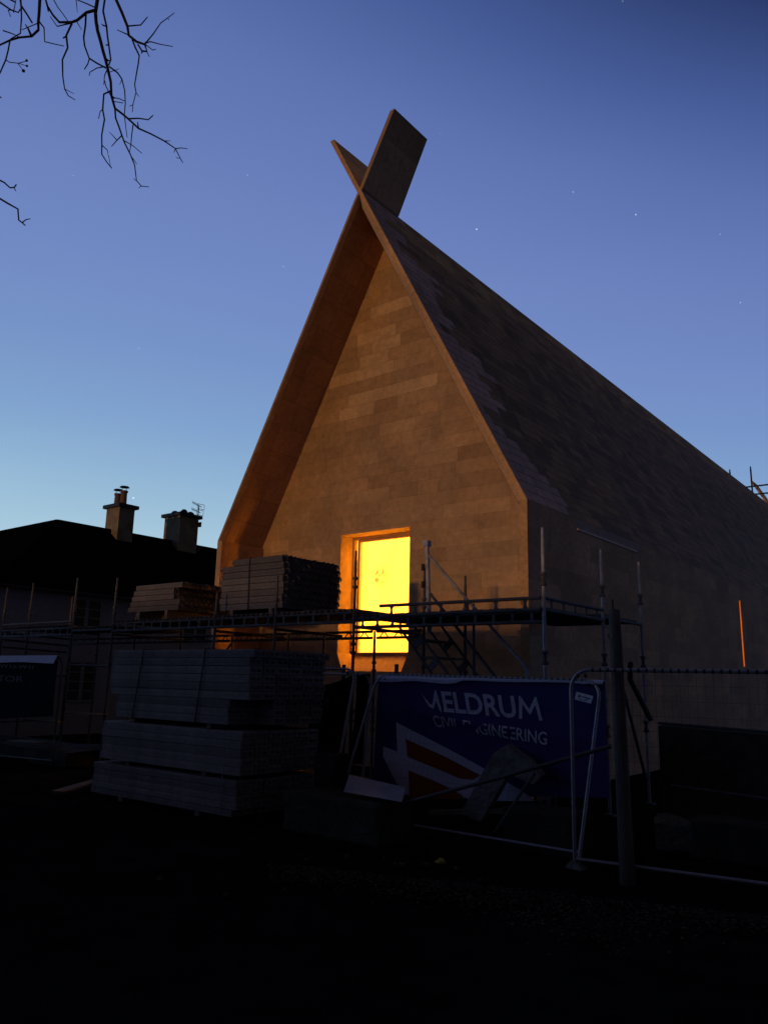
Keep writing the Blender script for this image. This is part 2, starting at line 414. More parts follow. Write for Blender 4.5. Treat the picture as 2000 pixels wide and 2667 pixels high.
# gable wall with the window opening and the tapering recess under its sill
wl, wr, wt, wb = -11.80, -9.845, 5.02, 2.345
fl, fr, fb = -11.64, -10.02, 1.96          # foot of the tapering recess
thk = 0.42
pent = [(XL+0.02, 0), (XR-0.02, 0), (XR-0.02, ZK), (XC, ZX-0.12), (XL+0.02, ZK)]
big = 30
regs = [[(-big, wt), (big, wt), (big, big), (-big, big)], [(-big, wb), (wl, wb), (wl, wt), (-big, wt)], [(wr, wb), (big, wb), (big, wt), (wr, wt)],
        [(-big, fb), (fl, fb), (wl, wb), (-big, wb)], [(fr, fb), (big, fb), (big, wb), (wr, wb)], [(-big, -1), (big, -1), (big, fb), (-big, fb)]]
regs = [clip(r, pent) for r in regs]
clean = {}
def gable_tone(u, v, r):
    g = r.uniform(0.84, 1.0)
    du = u-XC
    pale = [(10.35, -.95, .05), (9.75, -.85, .1), (9.45, -.8, .45), (9.15, -1.3, .15), (8.85, -1.6, .05), (8.25, -1.2, .85), (7.95, -1.6, -.5)]
    if (abs(v-6.45) < .17 or abs(v-5.85) < .17) and 1.5 < du < 2.9: g *= 0.84
    for (pv, a, b) in pale:
        if abs(v-pv) < 0.17 and a < du < b: return (1.18, 1.24, 1.30)
    if r.random() < 0.10: g *= 0.88
    if r.random() < 0.08: g *= 1.12
    w = r.uniform(-0.035, 0.035)
    return (g*(1+w), g, g*(1-w))
mb = MB()
ashlar(mb, regs, lambda u, v: Vector((u, YG, v)), XL, XR, 0, ZX, 0.30, 0.45, 1.25, gable_tone, random.Random(5), 0.0025)
for r_ in regs: mb.add([Vector((p[0], YG+0.006, p[1])) for p in r_], [tuple(range(len(r_)))], (0.7, 0.7, 0.7))
# reveals: jambs, head, sloping cheeks and the panel under the sill
yb = YG+thk
def quad(m_, p, t): m_.add(p, [(0, 1, 2, 3)], t)
zz = [wb, 3.0, 3.75, 4.5, wt]
for a, b in zip(zz[:-1], zz[1:]):
    quad(mb, [(wl, YG, a), (wl, yb, a), (wl, yb, b), (wl, YG, b)], tuple(0.55*g_ for g_ in grey(0.08))); quad(mb, [(wr, yb, a), (wr, YG, a), (wr, YG, b), (wr, yb, b)], grey(0.1))
quad(mb, [(wl, YG, wt), (wl, yb, wt), (wr, yb, wt), (wr, YG, wt)], (1, 1, 1))
quad(mb, [(wl, YG, wb), (fl, YG, fb), (fl+0.001, YG+0.012, fb), (wl+0.25, yb-0.02, wb)], (1.05, 1.05, 1.05))
quad(mb, [(wl, YG, wb), (wl+0.25, yb-0.02, wb), (wl+0.25, yb, wb), (wl, yb, wb)], (1, 1, 1))
quad(mb, [(fr, YG, fb), (wr, YG, wb), (wr, yb-0.02, wb), (fr-0.001, YG+0.012, fb)], (1, 1, 1))
quad(mb, [(fl, YG+0.012, fb), (fr, YG+0.012, fb), (wr, yb-0.02, wb), (wl+0.25, yb-0.02, wb)], (1.15, 1.15, 1.15))
gable = mb.build('gable_wall', STONE, chapel)
MB().box((wl+0.22, yb-0.07, wb-0.03), (wr-0.003, yb+0.14, wb+0.03)).build('window_sill', FRAMEM, chapel)
fy0, fy1 = yb+0.002, yb+0.12
mb = MB()
mb.box((wl-0.05, fy0, wb+0.031), (wl+0.05, fy1, wt+0.05)); mb.box((wr-0.05, fy0, wb+0.031), (wr+0.05, fy1, wt+0.05))
mb.box((wl+0.051, fy0, wt-0.05), (wr-0.051, fy1, wt+0.05))
mb.box((wl+0.13, fy0+0.03, wb+0.031), (wl+0.20, fy1-0.01, wt-0.055)); mb.box((wr-0.13, fy0+0.03, wb+0.031), (wr-0.06, fy1-0.01, wt-0.055))
mb.box((wl+0.201, fy0+0.03, wt-0.11), (wr-0.131, fy1-0.01, wt-0.055))
wf = mb.build('window', FRAMEM, chapel)
MB().box((wl+0.051, fy1-0.04, wb+0.032), (wr-0.051, fy1-0.034, wt-0.051)).build('pane', CLEAR, wf)
# the lit room behind: plaster lining with a cross wall
rx0, rx1, ry0, ry1, rk = -14.2, XR-0.45, yb+0.16, 17.83, 4.72
rz = rk+(XC-rx0)/SL
mb = MB()
sec = [(rx0, 0.3), (rx1, 0.3), (rx1, rk), (XC, rz), (rx0, rk)]
A = [Vector((x, ry0, z)) for x, z in sec]; B = [Vector((x, ry1, z)) for x, z in sec]
for i in range(5):
    j = (i+1) % 5; mb.add([A[i], A[j], B[j], B[i]], [(0, 1, 2, 3)])
mb.add(B, [(0, 1, 2, 3, 4)])
for r_ in ([(-big, wt), (big, wt), (big, big), (-big, big)], [(-big, wb), (wl, wb), (wl, wt), (-big, wt)], [(wr, wb), (big, wb), (big, wt), (wr, wt)], [(-big, -1), (big, -1), (big, wb), (-big, wb)]):
    c = clip(r_, sec); mb.add([Vector((p[0], ry0, p[1])) for p in c], [tuple(range(len(c)))])
mb.build('plaster_lining', PLASTER, chapel)
# rear gable
MB().hexa([(p[0], YE-1.4, p[1]) for p in pent], [(p[0], YE-1.1, p[1]) for p in pent], (0.8, 0.8, 0.8)).build('gable_wall', STONE, chapel)
# lamps in the room: warm sodium-coloured light
def room_lamp(loc, target, energy, sx, sy, col):
    l = bpy.data.lights.new('room_lamp', 'AREA'); l.shape = 'RECTANGLE'; l.size = sx; l.size_y = sy; l.energy = energy; l.color = col
    o = bpy.data.objects.new('room_lamp', l); COL.objects.link(o); o.location = loc
    o.rotation_euler = (Vector(target)-Vector(loc)).to_track_quat('-Z', 'Y').to_euler()
room_lamp((-8.6, 14.25, 4.3), (-11.0, 17.8, 4.4), 1330, 2.2, 2.6, (1.0, 0.33, 0.015))
room_lamp((-10.6, 16.6, 8.2), (-10.9, 13.2, 1.9), 560, 0.9, 0.9, (1.0, 0.36, 0.03))
# twin spot lamp in the corner of the lit room
el = empty('twin_spot_lamp', (-14.0, 17.7, 4.6), 'small twin spot emergency lamp in the corner of the lit yellow room', 'lamp')
c = onY(992, 1505, 17.74)
MB().box((c.x-0.12, 17.70, c.z-0.10), (c.x+0.10, 17.81, c.z+0.10)).build('case', LAMPB, el)
for (dx, dz) in ((-0.03, 0.17), (0.0, -0.05)):
    p = Vector((c.x+dx, 17.62, c.z+dz))
    h_ = MB().tube([p+Vector((0, 0.08, 0)), p-Vector((0, 0.06, 0.02))], [0.075, 0.10], 14).build('lamp_head', LAMPB, el)
    MB().tube([p-Vector((0, 0.061, 0.02)), p-Vector((0, 0.066, 0.02))], [0.07, 0.07], 14).build('lens', LAMPL, h_)
MB().box((c.x+0.12, 17.72, c.z+0.10), (c.x+0.28, 17.81, c.z+0.28)).build('sensor_box', LAMPB, el)
MB().box((c.x-0.10, 17.79, c.z-1.35), (c.x+0.08, 17.82, c.z-1.12)).build('switch_plate', LAMPB, el)

# ------------------------------------------------------------------ the house on the left
HX, HRX, HZR, HZE = -22.3, -26.0, 7.0, 4.28
HY0, HY1, HYR, HW = 10.5, 26.0, 14.23, -40.0
house = empty('rendered_house', (-26, 16, 0), 'dark slated house with pale rendered walls behind the scaffold', 'house')
mb = MB()
mb.box((HW, HY0, 0), (HX, HY1, HZE-0.08))
mb.build('wall', RENDERM, house)
ov = 0.35
e1, e2, e3 = (HX+ov, HY1, HZE-0.1), (HX+ov, HY0-ov, HZE-0.1), (HW, HY0-ov, HZE-0.1)
r1, r2, r3 = (HRX, HY1, HZR), (HRX, HYR, HZR), (HW, HYR, HZR)
mb = MB()
mb.add([e1, e2, r2, r1], [(0, 3, 2, 1)]); mb.add([e2, e3, r3, r2], [(0, 3, 2, 1)])
mb.add([e1, r1, (HRX-6, HY1, HZE)], [(0, 1, 2)])
mb.add([r1, r2, (HRX-4, HYR+4, HZE), (HRX-4, HY1, HZE)], [(0, 3, 2, 1)]); mb.add([r2, r3, (HW, HYR+4, HZE), (HRX-4, HYR+4, HZE)], [(0, 3, 2, 1)])
mb.add([e1, e2, e3, (HW, HY1, HZE-0.1)], [(0, 1, 2, 3)])
for p, q in ((r1, r2), (r2, r3)):
    mb.tube([Vector(p)+Vector((0, 0, 0.02)), Vector(q)+Vector((0, 0, 0.02))], 0.10, 6)
roof = mb.build('roof', SLATE, house)
mb = MB(); mb.tube([(HX+ov+0.05, HY1, HZE-0.14), (HX+ov+0.05, HY0-ov, HZE-0.14)], 0.06, 6); mb.build('gutter', DARKM, house)
def chimney(x0, y0, x1, y1, z0, z1):
    ch = MB().box((x0, y0, z0), (x1, y1, z1)).build('chimney', CHIMM, house)
    MB().box((x0-0.11, y0-0.11, z1), (x1+0.11, y1+0.11, z1+0.13)).build('chimney_cap', DARKM, ch)
    return ch
c1 = chimney(-26.35, 16.33, -25.5, 16.98, 5.6, 7.92)
for px, py, hh in ((312, 1308, 0.62), (325, 1308, 0.70)):
    pass
for (x, y, h) in ((-26.15, 16.62, 0.50), (-25.82, 16.66, 0.58)):
    p = MB().tube([(x, y, 8.05), (x, y, 8.05+h-0.08), (x, y, 8.05+h-0.07), (x, y, 8.05+h)], [0.125, 0.115, 0.14, 0.14], 12).build('chimney_pot', POTM, c1)
    m_ = MB().tube([(x, y, 8.05+h+0.13), (x, y, 8.05+h+0.17)], [0.19, 0.15], 12)
    for a in range(4):
        m_.tube([(x+0.11*math.cos(a*1.57), y+0.11*math.sin(a*1.57), 8.05+h), (x+0.11*math.cos(a*1.57), y+0.11*math.sin(a*1.57), 8.05+h+0.14)], 0.008, 4)
    m_.build('cowl', DARKM, c1)
c2 = chimney(-26.5, 19.08, -25.5, 20.0, 5.5, 8.08)
for (x, y, h) in ((-26.15, 19.30, 0.16), (-25.9, 19.55, 0.24), (-25.8, 19.8, 0.17)):
    MB().tube([(x, y, 8.21), (x, y, 8.21+h*0.7), (x, y, 8.21+h)], [0.16, 0.14, 0.07], 10).build('chimney_pot', DARKM, c2)
ae = empty('tv_aerial', (-25.45, 20.05, 8.0), 'thin twin television aerial fixed to the second chimney', 'aerial')
mast = MB().tube([onX(514, 1366, -25.4), onX(519, 1316, -25.4)], 0.022, 6).build('mast', DARKM, ae)
MB().box((-25.5, 20.0, 7.75), (-25.36, 20.05, 7.95)).build('bracket', DARKM, ae)
for (p0, p1) in (((502, 1308), (526, 1321)), ((500, 1325), (523, 1336))):
    m_ = MB(); a, b = onX(*p0, -25.4), onX(*p1, -25.4); m_.tube([a, b], 0.014, 5)
    for t in np.linspace(0.0, 0.65, 7):
        p = a.lerp(b, t); m_.tube([p-Vector((0, 0, 0.07)), p+Vector((0, 0, 0.07))], 0.007, 4)
    q = a.lerp(b, 0.92)
    for dz in (-0.10, 0.10): m_.tube([q+Vector((0, -0.17, dz)), q+Vector((0, 0.17, dz))], 0.010, 4)
    for dy in (-0.17, 0.17): m_.tube([q+Vector((0, dy, -0.1)), q+Vector((0, dy, 0.1))], 0.010, 4)
    m_.build('aerial_array', DARKM, ae)
def house_window(y0, y1, z0, z1, nx=3, nz=4):
    x = HX
    m_ = MB()
    for a, b in (((x+0.002, y0-0.06, z0-0.06), (x+0.04, y1+0.06, z0)), ((x+0.002, y0-0.06, z1), (x+0.04, y1+0.06, z1+0.06)),
                 ((x+0.002, y0-0.06, z0), (x+0.04, y0, z1)), ((x+0.002, y1, z0), (x+0.04, y1+0.06, z1))): m_.box(a, b)
    for i in range(1, nz): zc = z0+(z1-z0)*i/nz; m_.box((x+0.012, y0, zc-0.013), (x+0.034, y1, zc+0.013))
    ym = (y0+y1)/2; m_.box((x+0.010, ym-0.06, z0), (x+0.036, ym+0.06, z1))
    w_ = m_.build('window', PAINTW, house)
    MB().box((x+0.003, y0, z0), (x+0.009, y1, z1)).build('pane', WGLASS, w_)
house_window(13.0, 13.95, 2.95, 4.0); house_window(13.1, 13.95, 1.0, 2.1)
house_window(17.2, 18.15, 2.95, 4.0); house_window(17.2, 18.15, 1.0, 2.1)

# ------------------------------------------------------------------ scaffolds
scaf = empty('main_scaffold', (-9.4, 10, 0), 'long low tube scaffold with a planked deck in front of the chapel gable', 'scaffold')
cup_mesh = {}
def standard(parent, x, y, z0, z1, r=0.0245, m=GALV, cups=True, cz=None, lean=(0, 0)):
    o = MB().tube([(x+lean[0], y+lean[1], z0), (x, y, z1-0.16), (x, y, z1-0.15), (x, y, z1)], [r, r, r*0.8, r*0.8], 8).build('standard', m, parent, origin=(x, y, z0), smooth=False)
    MB().box((x+lean[0]-0.075, y+lean[1]-0.075, z0-0.01), (x+lean[0]+0.075, y+lean[1]+0.075, z0+0.012)).build('base_plate', DARKM, o)
    if cups:
        z = z1-0.55 if cz is None else cz
        while z > z0+0.3:
            if 'c' not in cup_mesh:
                m_ = MB()
                m_.tube([(0, 0, -0.157), (0, 0, -0.145), (0, 0, -0.113), (0, 0, -0.110), (0, 0, -0.025), (0, 0, -0.022), (0, 0, -0.010), (0, 0, 0.022)],
                        [0.036, 0.046, 0.040, 0.0255, 0.0255, 0.036, 0.046, 0.040], 10)
                c_ = m_.build('cup_joint', GALVD, o, origin=world_loc(o)); cup_mesh['c'] = c_.data
                # mesh was written in local space about the tube axis
                for v in c_.data.vertices: v.co = v.co+world_loc(o)
                c_.location = (0, 0, z-z0)
            else:
                c_ = bpy.data.objects.new('cup_joint', cup_mesh['c']); COL.objects.link(c_); c_.parent = o; c_.location = (0, 0, z-z0)
            z -= 1.0
    return o
def lattice(parent, p0, p1, dz, name='lattice_ledger', m=GALVD, step=0.28, r=0.024, vee=False):
    p0, p1 = Vector(p0), Vector(p1); m_ = MB()
    up = Vector((0, 0, dz)); L_ = (p1-p0).length; d = (p1-p0).normalized()
    m_.tube([p0, p1], r, 8); m_.tube([p0+up, p1+up], r, 8)
    n = max(1, int(L_/step)); s_ = d.cross(Vector((0, 0, 1))).normalized()
    for i in range(n):
        c_ = p0+d*((i+0.5)*L_/n)
        if vee:
            m_.tube([c_-d*step*0.35, c_+up, ], 0.011, 5); m_.tube([c_+up, c_+d*step*0.35], 0.011, 5)
        else:                         # waisted plate between the chords
            w, w2, t_ = 0.034, 0.017, 0.006
            prof = [(-w, 0.02), (w, 0.02), (w2, dz*0.35), (w2, dz*0.65), (w, dz-0.02), (-w, dz-0.02), (-w2, dz*0.65), (-w2, dz*0.35)]
            m_.hexa([c_+d*a+Vector((0, 0, b))-s_*t_ for a, b in prof], [c_+d*a+Vector((0, 0, b))+s_*t_ for a, b in prof])
    return m_.build(name, m, parent)
def rail(parent, p0, p1, r=0.0245, m=GALVD, name='ledger'):
    return MB().tube([p0, p1], r, 8).build(name, m, parent)
YS, YR_ = 9.2, 10.9
front = [(-4.637, 3.77, 0), (-7.82, 3.73, 0), (-9.53, 3.45, 0), (-11.05, 3.25, 0), (-14.2, 3.71, 0), (-15.7, 3.80, 0), (-17.55, 3.80, 0), (-18.75, 3.76, 0)]
for i, (x, z1, _) in enumerate(front):
    standard(scaf, x, YS, 0.0, z1, m=GALV if i == 0 else GALVD, cz=[3.16, 3.30, 3.05, 2.85, 3.1, 3.2, 3.2, 3.2][i])
rear = [(-4.637, 11.08, 3.75, GALV), (-4.637, 12.62, 3.77, GALV), (-6.9, YR_, 3.48, GALVD), (-7.72, YR_, 3.68, GALVD), (-8.78, YR_, 2.62, GALVD), (-9.98, YR_, 2.62, GALVD),
        (-10.9, YR_, 2.62, GALVD), (-12.53, YR_, 2.62, GALVD), (-14.2, YR_, 3.5, GALVD), (-15.9, YR_, 3.6, GALVD), (-17.4, YR_, 2.9, GALVD), (-18.66, YR_, 3.0, GALVD)]
for x, y, z1, m_ in rear: standard(scaf, x, y, 0.0, z1, m=m_)
# front lattice beams, bay by bay
xs_ = [f[0] for f in front]
lattice(scaf, (-7.79, YS, 2.545), (-4.67, YS, 2.545), 0.135)
lattice(scaf, (-7.30, YS-0.03, 2.70), (-4.67, YS-0.03, 2.70), 0.15, 'guard_lattice', step=0.42)
for a, b in ((-9.5, -7.85), (-11.02, -9.56), (-14.17, -11.08)): lattice(scaf, (a, YS, 2.63), (b, YS, 2.63), 0.145)
rail(scaf, (-18.72, YS, 2.86), (-15.73, YS, 2.86)); rail(scaf, (-15.67, YS, 2.66), (-14.23, YS, 2.66))
lattice(scaf, (-18.72, YS, 2.58), (-15.73, YS, 2.58), 0.14)
lattice(scaf, (-4.637, YS+0.04, 2.70), (-4.637, 11.05, 2.70), 0.15, 'guard_lattice', step=0.34)
rail(scaf, (-4.637, 11.1, 2.74), (-4.637, 12.6, 2.74))
for z in (2.62, 2.46, 2.29): rail(scaf, (-18.70, YS+0.03, z+0.06), (-18.68, YR_-0.03, z))
for a, b in ((-18.6, -17.45), (-17.35, -15.95), (-15.85, -14.25), (-14.15, -12.58), (-12.48, -10.95), (-10.85, -10.03), (-9.93, -8.83), (-8.73, -7.77)):
    lattice(scaf, (a, YR_, 2.50), (b, YR_, 2.50), 0.11, vee=True, step=0.3)
for x in (-9.53, -11.05, -14.2, -7.82): rail(scaf, (x, YS+0.03, 2.56), (x, YR_-0.03, 2.54), name='transom')
for z in (1.25,):
    rail(scaf, (-15.67, YR_, z), (-8.81, YR_, z)); 
rail(scaf, (-15.66, YS, 1.95), (-14.23, YS, 1.93)); rail(scaf, (-18.72, YS, 1.72), (-15.73, YS, 1.72))
rail(scaf, (-15.6, YR_+0.05, 2.2), (-14.3, YR_+0.05, 0.4), name='brace'); rail(scaf, (-12.6, YR_+0.05, 2.45), (-14.1, YR_+0.05, 1.0), name='brace')
rail(scaf, (-4.60, 11.2, 2.5), (-4.60, 12.4, 0.4), name='brace')
# deck of steel planks with hooked ends
def deck(x0, x1, y0, y1, z, w=0.245):
    m_ = MB(); x = x0
    while x < x1-0.05:
        t = random.uniform(0.7, 1.3); tt = (t, t, t); dz = random.uniform(-0.006, 0.006)
        m_.box((x+0.008, y0+0.02, z-0.05+dz), (x+w-0.008, y1-0.02, z+dz), tt)
        for hx in (0.05, 0.19):       # claws over the ledger
            m_.tube([(x+hx, y0+0.03, z-0.03), (x+hx, y0-0.025, z-0.012), (x+hx, y0-0.035, z-0.045)], 0.018, 5, tone=tt)
        x += w
    return m_.build('deck', DECKM, scaf)
deck(-14.18, -7.84, YS, YR_, 2.835)
deck(-7.80, -4.70, YS, YR_, 2.735)
deck(-6.15, -4.70, 11.1, 12.6, 2.80)
deck(-18.7, -15.72, YS, YR_, 2.80)
deck(-15.67, -14.22, YS, YR_, 2.74)

stair = empty('scaffold_stair', (-6.2, 9.9, 0), 'steep scaffold stair with tube handrails rising to the deck beside the lit window', 'stair')
ys = 9.95
a, b = onY(1112, 1420, ys), onY(1119, 1600, ys)
m_ = MB().tube([(b.x, ys, 2.5), (a.x, ys, a.z)], 0.036, 10); m_.box((a.x-0.05, ys-0.05, a.z-0.02), (a.x+0.045, ys+0.05, a.z+0.07)); m_.build('newel_post', GALV, stair)
for z in (0.35, 0.62): MB().tube([(a.x-0.05, ys-0.03, a.z-z-0.05), (a.x-0.05, ys-0.03, a.z-z+0.05)], 0.03, 8).build('clamp', DARKM, stair)
def ext(p, q, z):
    t = (z-p.z)/(q.z-p.z); return p.lerp(q, t)
p, q = onY(1117, 1447, ys), onY(1360, 1727, ys)
MB().tube([p, q], 0.024, 8).build('handrail', GALV, stair)
q2 = onY(1372, 1745, ys); MB().tube([q, q2, Vector((q2.x+0.01, ys, 0.9))], 0.03, 8).build('handrail_end', GALV, stair)
p, q = onY(1121, 1547, ys), onY(1285, 1757, ys)
MB().tube([p, ext(p, q, 0.9)], 0.024, 8).build('handrail', GALVD, stair)
MB().tube([ext(p, q, 0.9), (ext(p, q, 0.9).x, ys, 0.0)], 0.024, 8).build('newel_post', GALVD, stair)
MB().tube([(q2.x+0.01, ys, 0.9), (q2.x+0.01, ys, 0.0)], 0.024, 8).build('newel_post', GALVD, stair)
MB().tube([onY(1233, 1572, ys), (onY(1236, 1690, ys).x, ys, 0.0)], 0.020, 8).build('newel_post', GALVD, stair)
def stringer(p, q, yy, w=0.21):
    d = (q-p).normalized(); n_ = d.cross(Vector((0, 1, 0))).normalized(); m_ = MB()
    L_ = (q-p).length
    m_.tube([p+n_*w*0.5, q+n_*w*0.5], 0.020, 8); m_.tube([p-n_*w*0.5, q-n_*w*0.5], 0.020, 8)
    k = int(L_/0.42)
    for i in range(k):          # plates with long slots between them
        c_ = p+d*((i+0.92)*L_/k)
        m_.hexa([c_-d*0.05-n_*w*0.48-Vector((0, .008, 0)), c_+d*0.05-n_*w*0.48-Vector((0, .008, 0)), c_+d*0.05+n_*w*0.48-Vector((0, .008, 0)), c_-d*0.05+n_*w*0.48-Vector((0, .008, 0))],
                [c_-d*0.05-n_*w*0.48+Vector((0, .008, 0)), c_+d*0.05-n_*w*0.48+Vector((0, .008, 0)), c_+d*0.05+n_*w*0.48+Vector((0, .008, 0)), c_-d*0.05+n_*w*0.48+Vector((0, .008, 0))])
    m_.tube([p+n_*w*0.5, p-d*0.08, p-n_*w*0.5], 0.020, 8)
    return m_.build('stringer', GALVD, stair)
for yy in (9.55, 10.35):
    p, q = onY(1052, 1622, 9.55), onY(1150, 1762, 9.55); p.y = q.y = yy
    q = ext(p, q, 0.05); stringer(p, q, yy)
d = q-p
for i in range(1, 10):
    c_ = p.lerp(q, i/10.0); MB().box((c_.x-0.12, 9.57, c_.z-0.015), (c_.x+0.12, 10.33, c_.z+0.015)).build('tread', DECKM, stair)

# scaffold at the far end of the chapel, seen over the ridge
rs = empty('distant_scaffold', (-13, 51, 0), 'thin dark scaffold poles and rails showing above the far end of the roof ridge', 'scaffold')
for (px, py) in ((1899, 1223), (1953, 1215), (2020, 1205)):
    p = onY(px, py, 50.0); standard(rs, p.x, 50.0, 0, p.z, r=0.05, m=DARKM, cz=p.z-0.55)
for (a, b) in (((1940, 1269), (2060, 1255)), ((1960, 1288), (2060, 1277))):
    rail(rs, onY(*a, 50.0), onY(*b, 50.0), 0.05, DARKM)

# ------------------------------------------------------------------ stacks of planks
ORD = ['top', 'second', 'third', 'fourth', 'fifth', 'sixth', 'seventh', 'eighth', 'ninth', 'tenth', 'eleventh', 'twelfth', 'thirteenth', 'fourteenth', 'fifteenth', 'sixteenth', 'seventeenth', 'eighteenth', 'nineteenth', 'twentieth']
def plank_mesh(L_, w, h, hooks, seed):
    r = random.Random(seed); m_ = MB(); t = r.uniform(0.82, 1.15); tt = (t, t, t)
    e = 0.012
    # shallow tray section with rolled lips, laid along x from 0 to -L
    prof = [(0.004, 0.0), (w-0.004, 0.0), (w-0.004, h*0.86), (w-0.018, h-0.006), (0.018, h-0.006), (0.004, h*0.86)]
    m_.hexa([(-L_, a, b) for a, b in prof], [(0, a, b) for a, b in prof], tt)
    m_.box((-L_+0.02, 0.000, h*0.30), (-0.02, 0.0042, h*0.62), tuple(v*0.93 for v in tt))
    if hooks:
        for a in (0.25, 0.75):
            y = w*a; j = r.uniform(-0.01, 0.01)
            m_.tube([(-0.03, y, h*0.75), (0.045, y, h*0.80+j), (0.085, y, h*0.45+j), (0.07, y, h*0.15)], [0.020, 0.018, 0.016, 0.012], 6, tone=(0.6, 0.6, 0.6))
            m_.tube([(-L_+0.03, y, h*0.75), (-L_-0.045, y, h*0.80), (-L_-0.08, y, h*0.4)], [0.020, 0.018, 0.014], 5, tone=(0.6, 0.6, 0.6))
    else:
        for a in (0.3, 0.7):
            y = w*a; m_.tube([(-0.02, y, h*0.5), (0.03+r.uniform(0, 0.02), y, h*0.5)], [0.026, 0.020], 6, tone=(0.7, 0.7, 0.7))
    return m_
PLANKDIM = mat('dimmed_scaffold_plank', (0.115, 0.112, 0.12), 0.75, 0.3, 22, tone=True, bump=0.3, bscale=80, var2=0.25, v2scale=2.5, spec=0.04)  # plank colour darkened so the deck stacks look less lit
PROTO = {}
def place_plank(key, L_, w, h, hooks, x, y, z, rz, label, group, seed):
    k = (key, seed % 4)
    if k not in PROTO:
        o = plank_mesh(L_, w, h, hooks, seed).build('scaffold_plank', PLANKDIM if hooks else PLANKM, origin=(0, 0, 0)); PROTO[k] = o
    else:
        o = PROTO[k].copy(); COL.objects.link(o)
    o.location = (x, y, z); o.rotation_euler = (0, 0, rz)
    tag(o, label, 'plank', group)
    return o
rs_ = random.Random(3)
def stack(key, name, group, layers, w, n, hooks):
    nl_ = len(layers)
    for i, (x1, x0, y0, z, h) in enumerate(layers):     # given from the top down
        L_ = x1-x0
        for j in range(n):
            front = (j == 0)
            lab = ('grey plank at the front of %s, %s layer down' if front else 'plank behind the front row of %s, %s layer down') % (name, ORD[i] if i else 'first')
            xa = x1 if (j < 2 or x1 > -8 or key != 'g') else -7.76
            place_plank(key+'%.2f' % (xa-x0), xa-x0, w, h, hooks, xa+rs_.uniform(-0.02, 0.02), y0+j*(w+0.004)+rs_.uniform(0, 0.003), z, rs_.uniform(-0.004, 0.004), lab, group, rs_.randrange(4))
# tall stack standing on the ground
lay = []; h = 0.108; z = 2.13
edges = [(-7.66, -10.80)]+[(-7.74, -10.78)]*1+[(-7.74, -10.8)]*1+[(-7.72, -10.80)]*3+[(-8.10, -10.60)]*3
for (x1, x0) in edges:
    z -= h; lay.append((x1, x0, 7.05, z, h))
zg1 = z; z -= 0.07
for (x1, x0) in [(-7.78, -10.86)]*5: z -= h; lay.append((x1, x0, 7.02, z, h))
zg2 = z; z -= 0.055
rest = z-0.06; h2 = rest/5
for (x1, x0) in [(-7.78, -10.94)]*4+[(-7.84, -10.97)]: z -= h2; lay.append((x1, x0, 6.98, z, h2))
stack('g', 'the tall ground stack', 'planks in the tall ground stack', lay, 0.235, 6, False)
def bearer(x, y0, y1, z, h, lab, grp):
    o = MB().box((x-0.045, y0, z), (x+0.045, y1, z+h)).build('timber_bearer', BOARDM); tag(o, lab, 'timber bearer', grp); return o
for x, nm in ((-10.2, 'left'), (-8.5, 'right')):
    bearer(x, 7.08, 8.42, zg1-0.069, 0.068, 'short timber bearer under the upper bundle of the tall ground stack, %s one' % nm, 'bearers in the tall stack')
    bearer(x, 7.05, 8.40, zg2-0.054, 0.053, 'short timber bearer under the middle bundle of the tall ground stack, %s one' % nm, 'bearers in the tall stack')
    bearer(x, 6.98, 8.40, 0.0, 0.058, 'timber bearer on the soil beneath the tall ground stack, %s one' % nm, 'bearers in the tall stack')
def strap(pts, m, r, lab, grp, name='strap'):
    o = MB().tube(pts, r, 5).build(name, m); tag(o, lab, 'strap', grp); return o
def loop(x, y0, y1, z0, z1, dx=0.0):
    return [(x+dx, y0, z0), (x, y0, z1), (x, y1, z1), (x+dx, y1, z0), (x+dx, y0, z0)]
strap(loop(-10.02, 7.035, 8.50, zg1-0.004, 2.135, -0.14), STRAPM, 0.010, 'black strap round the upper bundle of the tall stack, nearer its left end', 'straps on the tall stack')
strap(loop(-8.62, 7.035, 8.50, zg1-0.004, 2.135, -0.12), STRAPM, 0.010, 'black strap round the upper bundle of the tall stack, nearer its right end', 'straps on the tall stack')
strap([(-10.45, 6.965, 0.88), (-10.50, 6.962, 0.22)], STRINGM, 0.006, 'pale string hanging on the low bundle of the tall stack, left one', 'strings on the tall stack', 'string')
strap([(-8.02, 6.965, 0.74), (-8.05, 6.962, 0.12)], STRINGM, 0.006, 'pale string hanging on the low bundle of the tall stack, right one', 'strings on the tall stack', 'string')
# stack on the scaffold deck beside the window
lay = []; z = 3.86; h = 0.115
for i, (x1, x0) in enumerate([(-9.68, -10.95)]+[(-9.62, -11.22)]*7): z -= h; lay.append((x1, x0, 9.42, z, h))
zd = z
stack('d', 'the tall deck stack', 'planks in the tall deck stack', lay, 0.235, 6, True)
for x, nm in ((-10.9, 'left'), (-9.9, 'right')): bearer(x, 9.42, 10.8, 2.837, zd-2.839, 'timber bearer on the deck under the tall deck stack, %s one' % nm, 'bearers on the deck')
strap(loop(-10.48, 9.405, 10.87, zd-0.004, 3.868, 0.03), STRAPM, 0.009, 'black strap round the middle of the tall deck stack', 'straps on the deck stacks')
lay = []; z = 3.55; h = 0.108
for (x1, x0) in [(-12.36, -13.85), (-12.62, -13.92), (-12.62, -13.98), (-12.42, -14.02), (-12.45, -14.08)]: z -= h; lay.append((x1, x0, 9.42, z, h))
zd2 = z
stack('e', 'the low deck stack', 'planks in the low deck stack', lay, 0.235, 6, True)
for x, nm in ((-13.7, 'left'), (-12.8, 'right')): bearer(x, 9.42, 10.8, 2.837, zd2-2.839, 'timber bearer on the deck under the low deck stack, %s one' % nm, 'bearers on the deck')

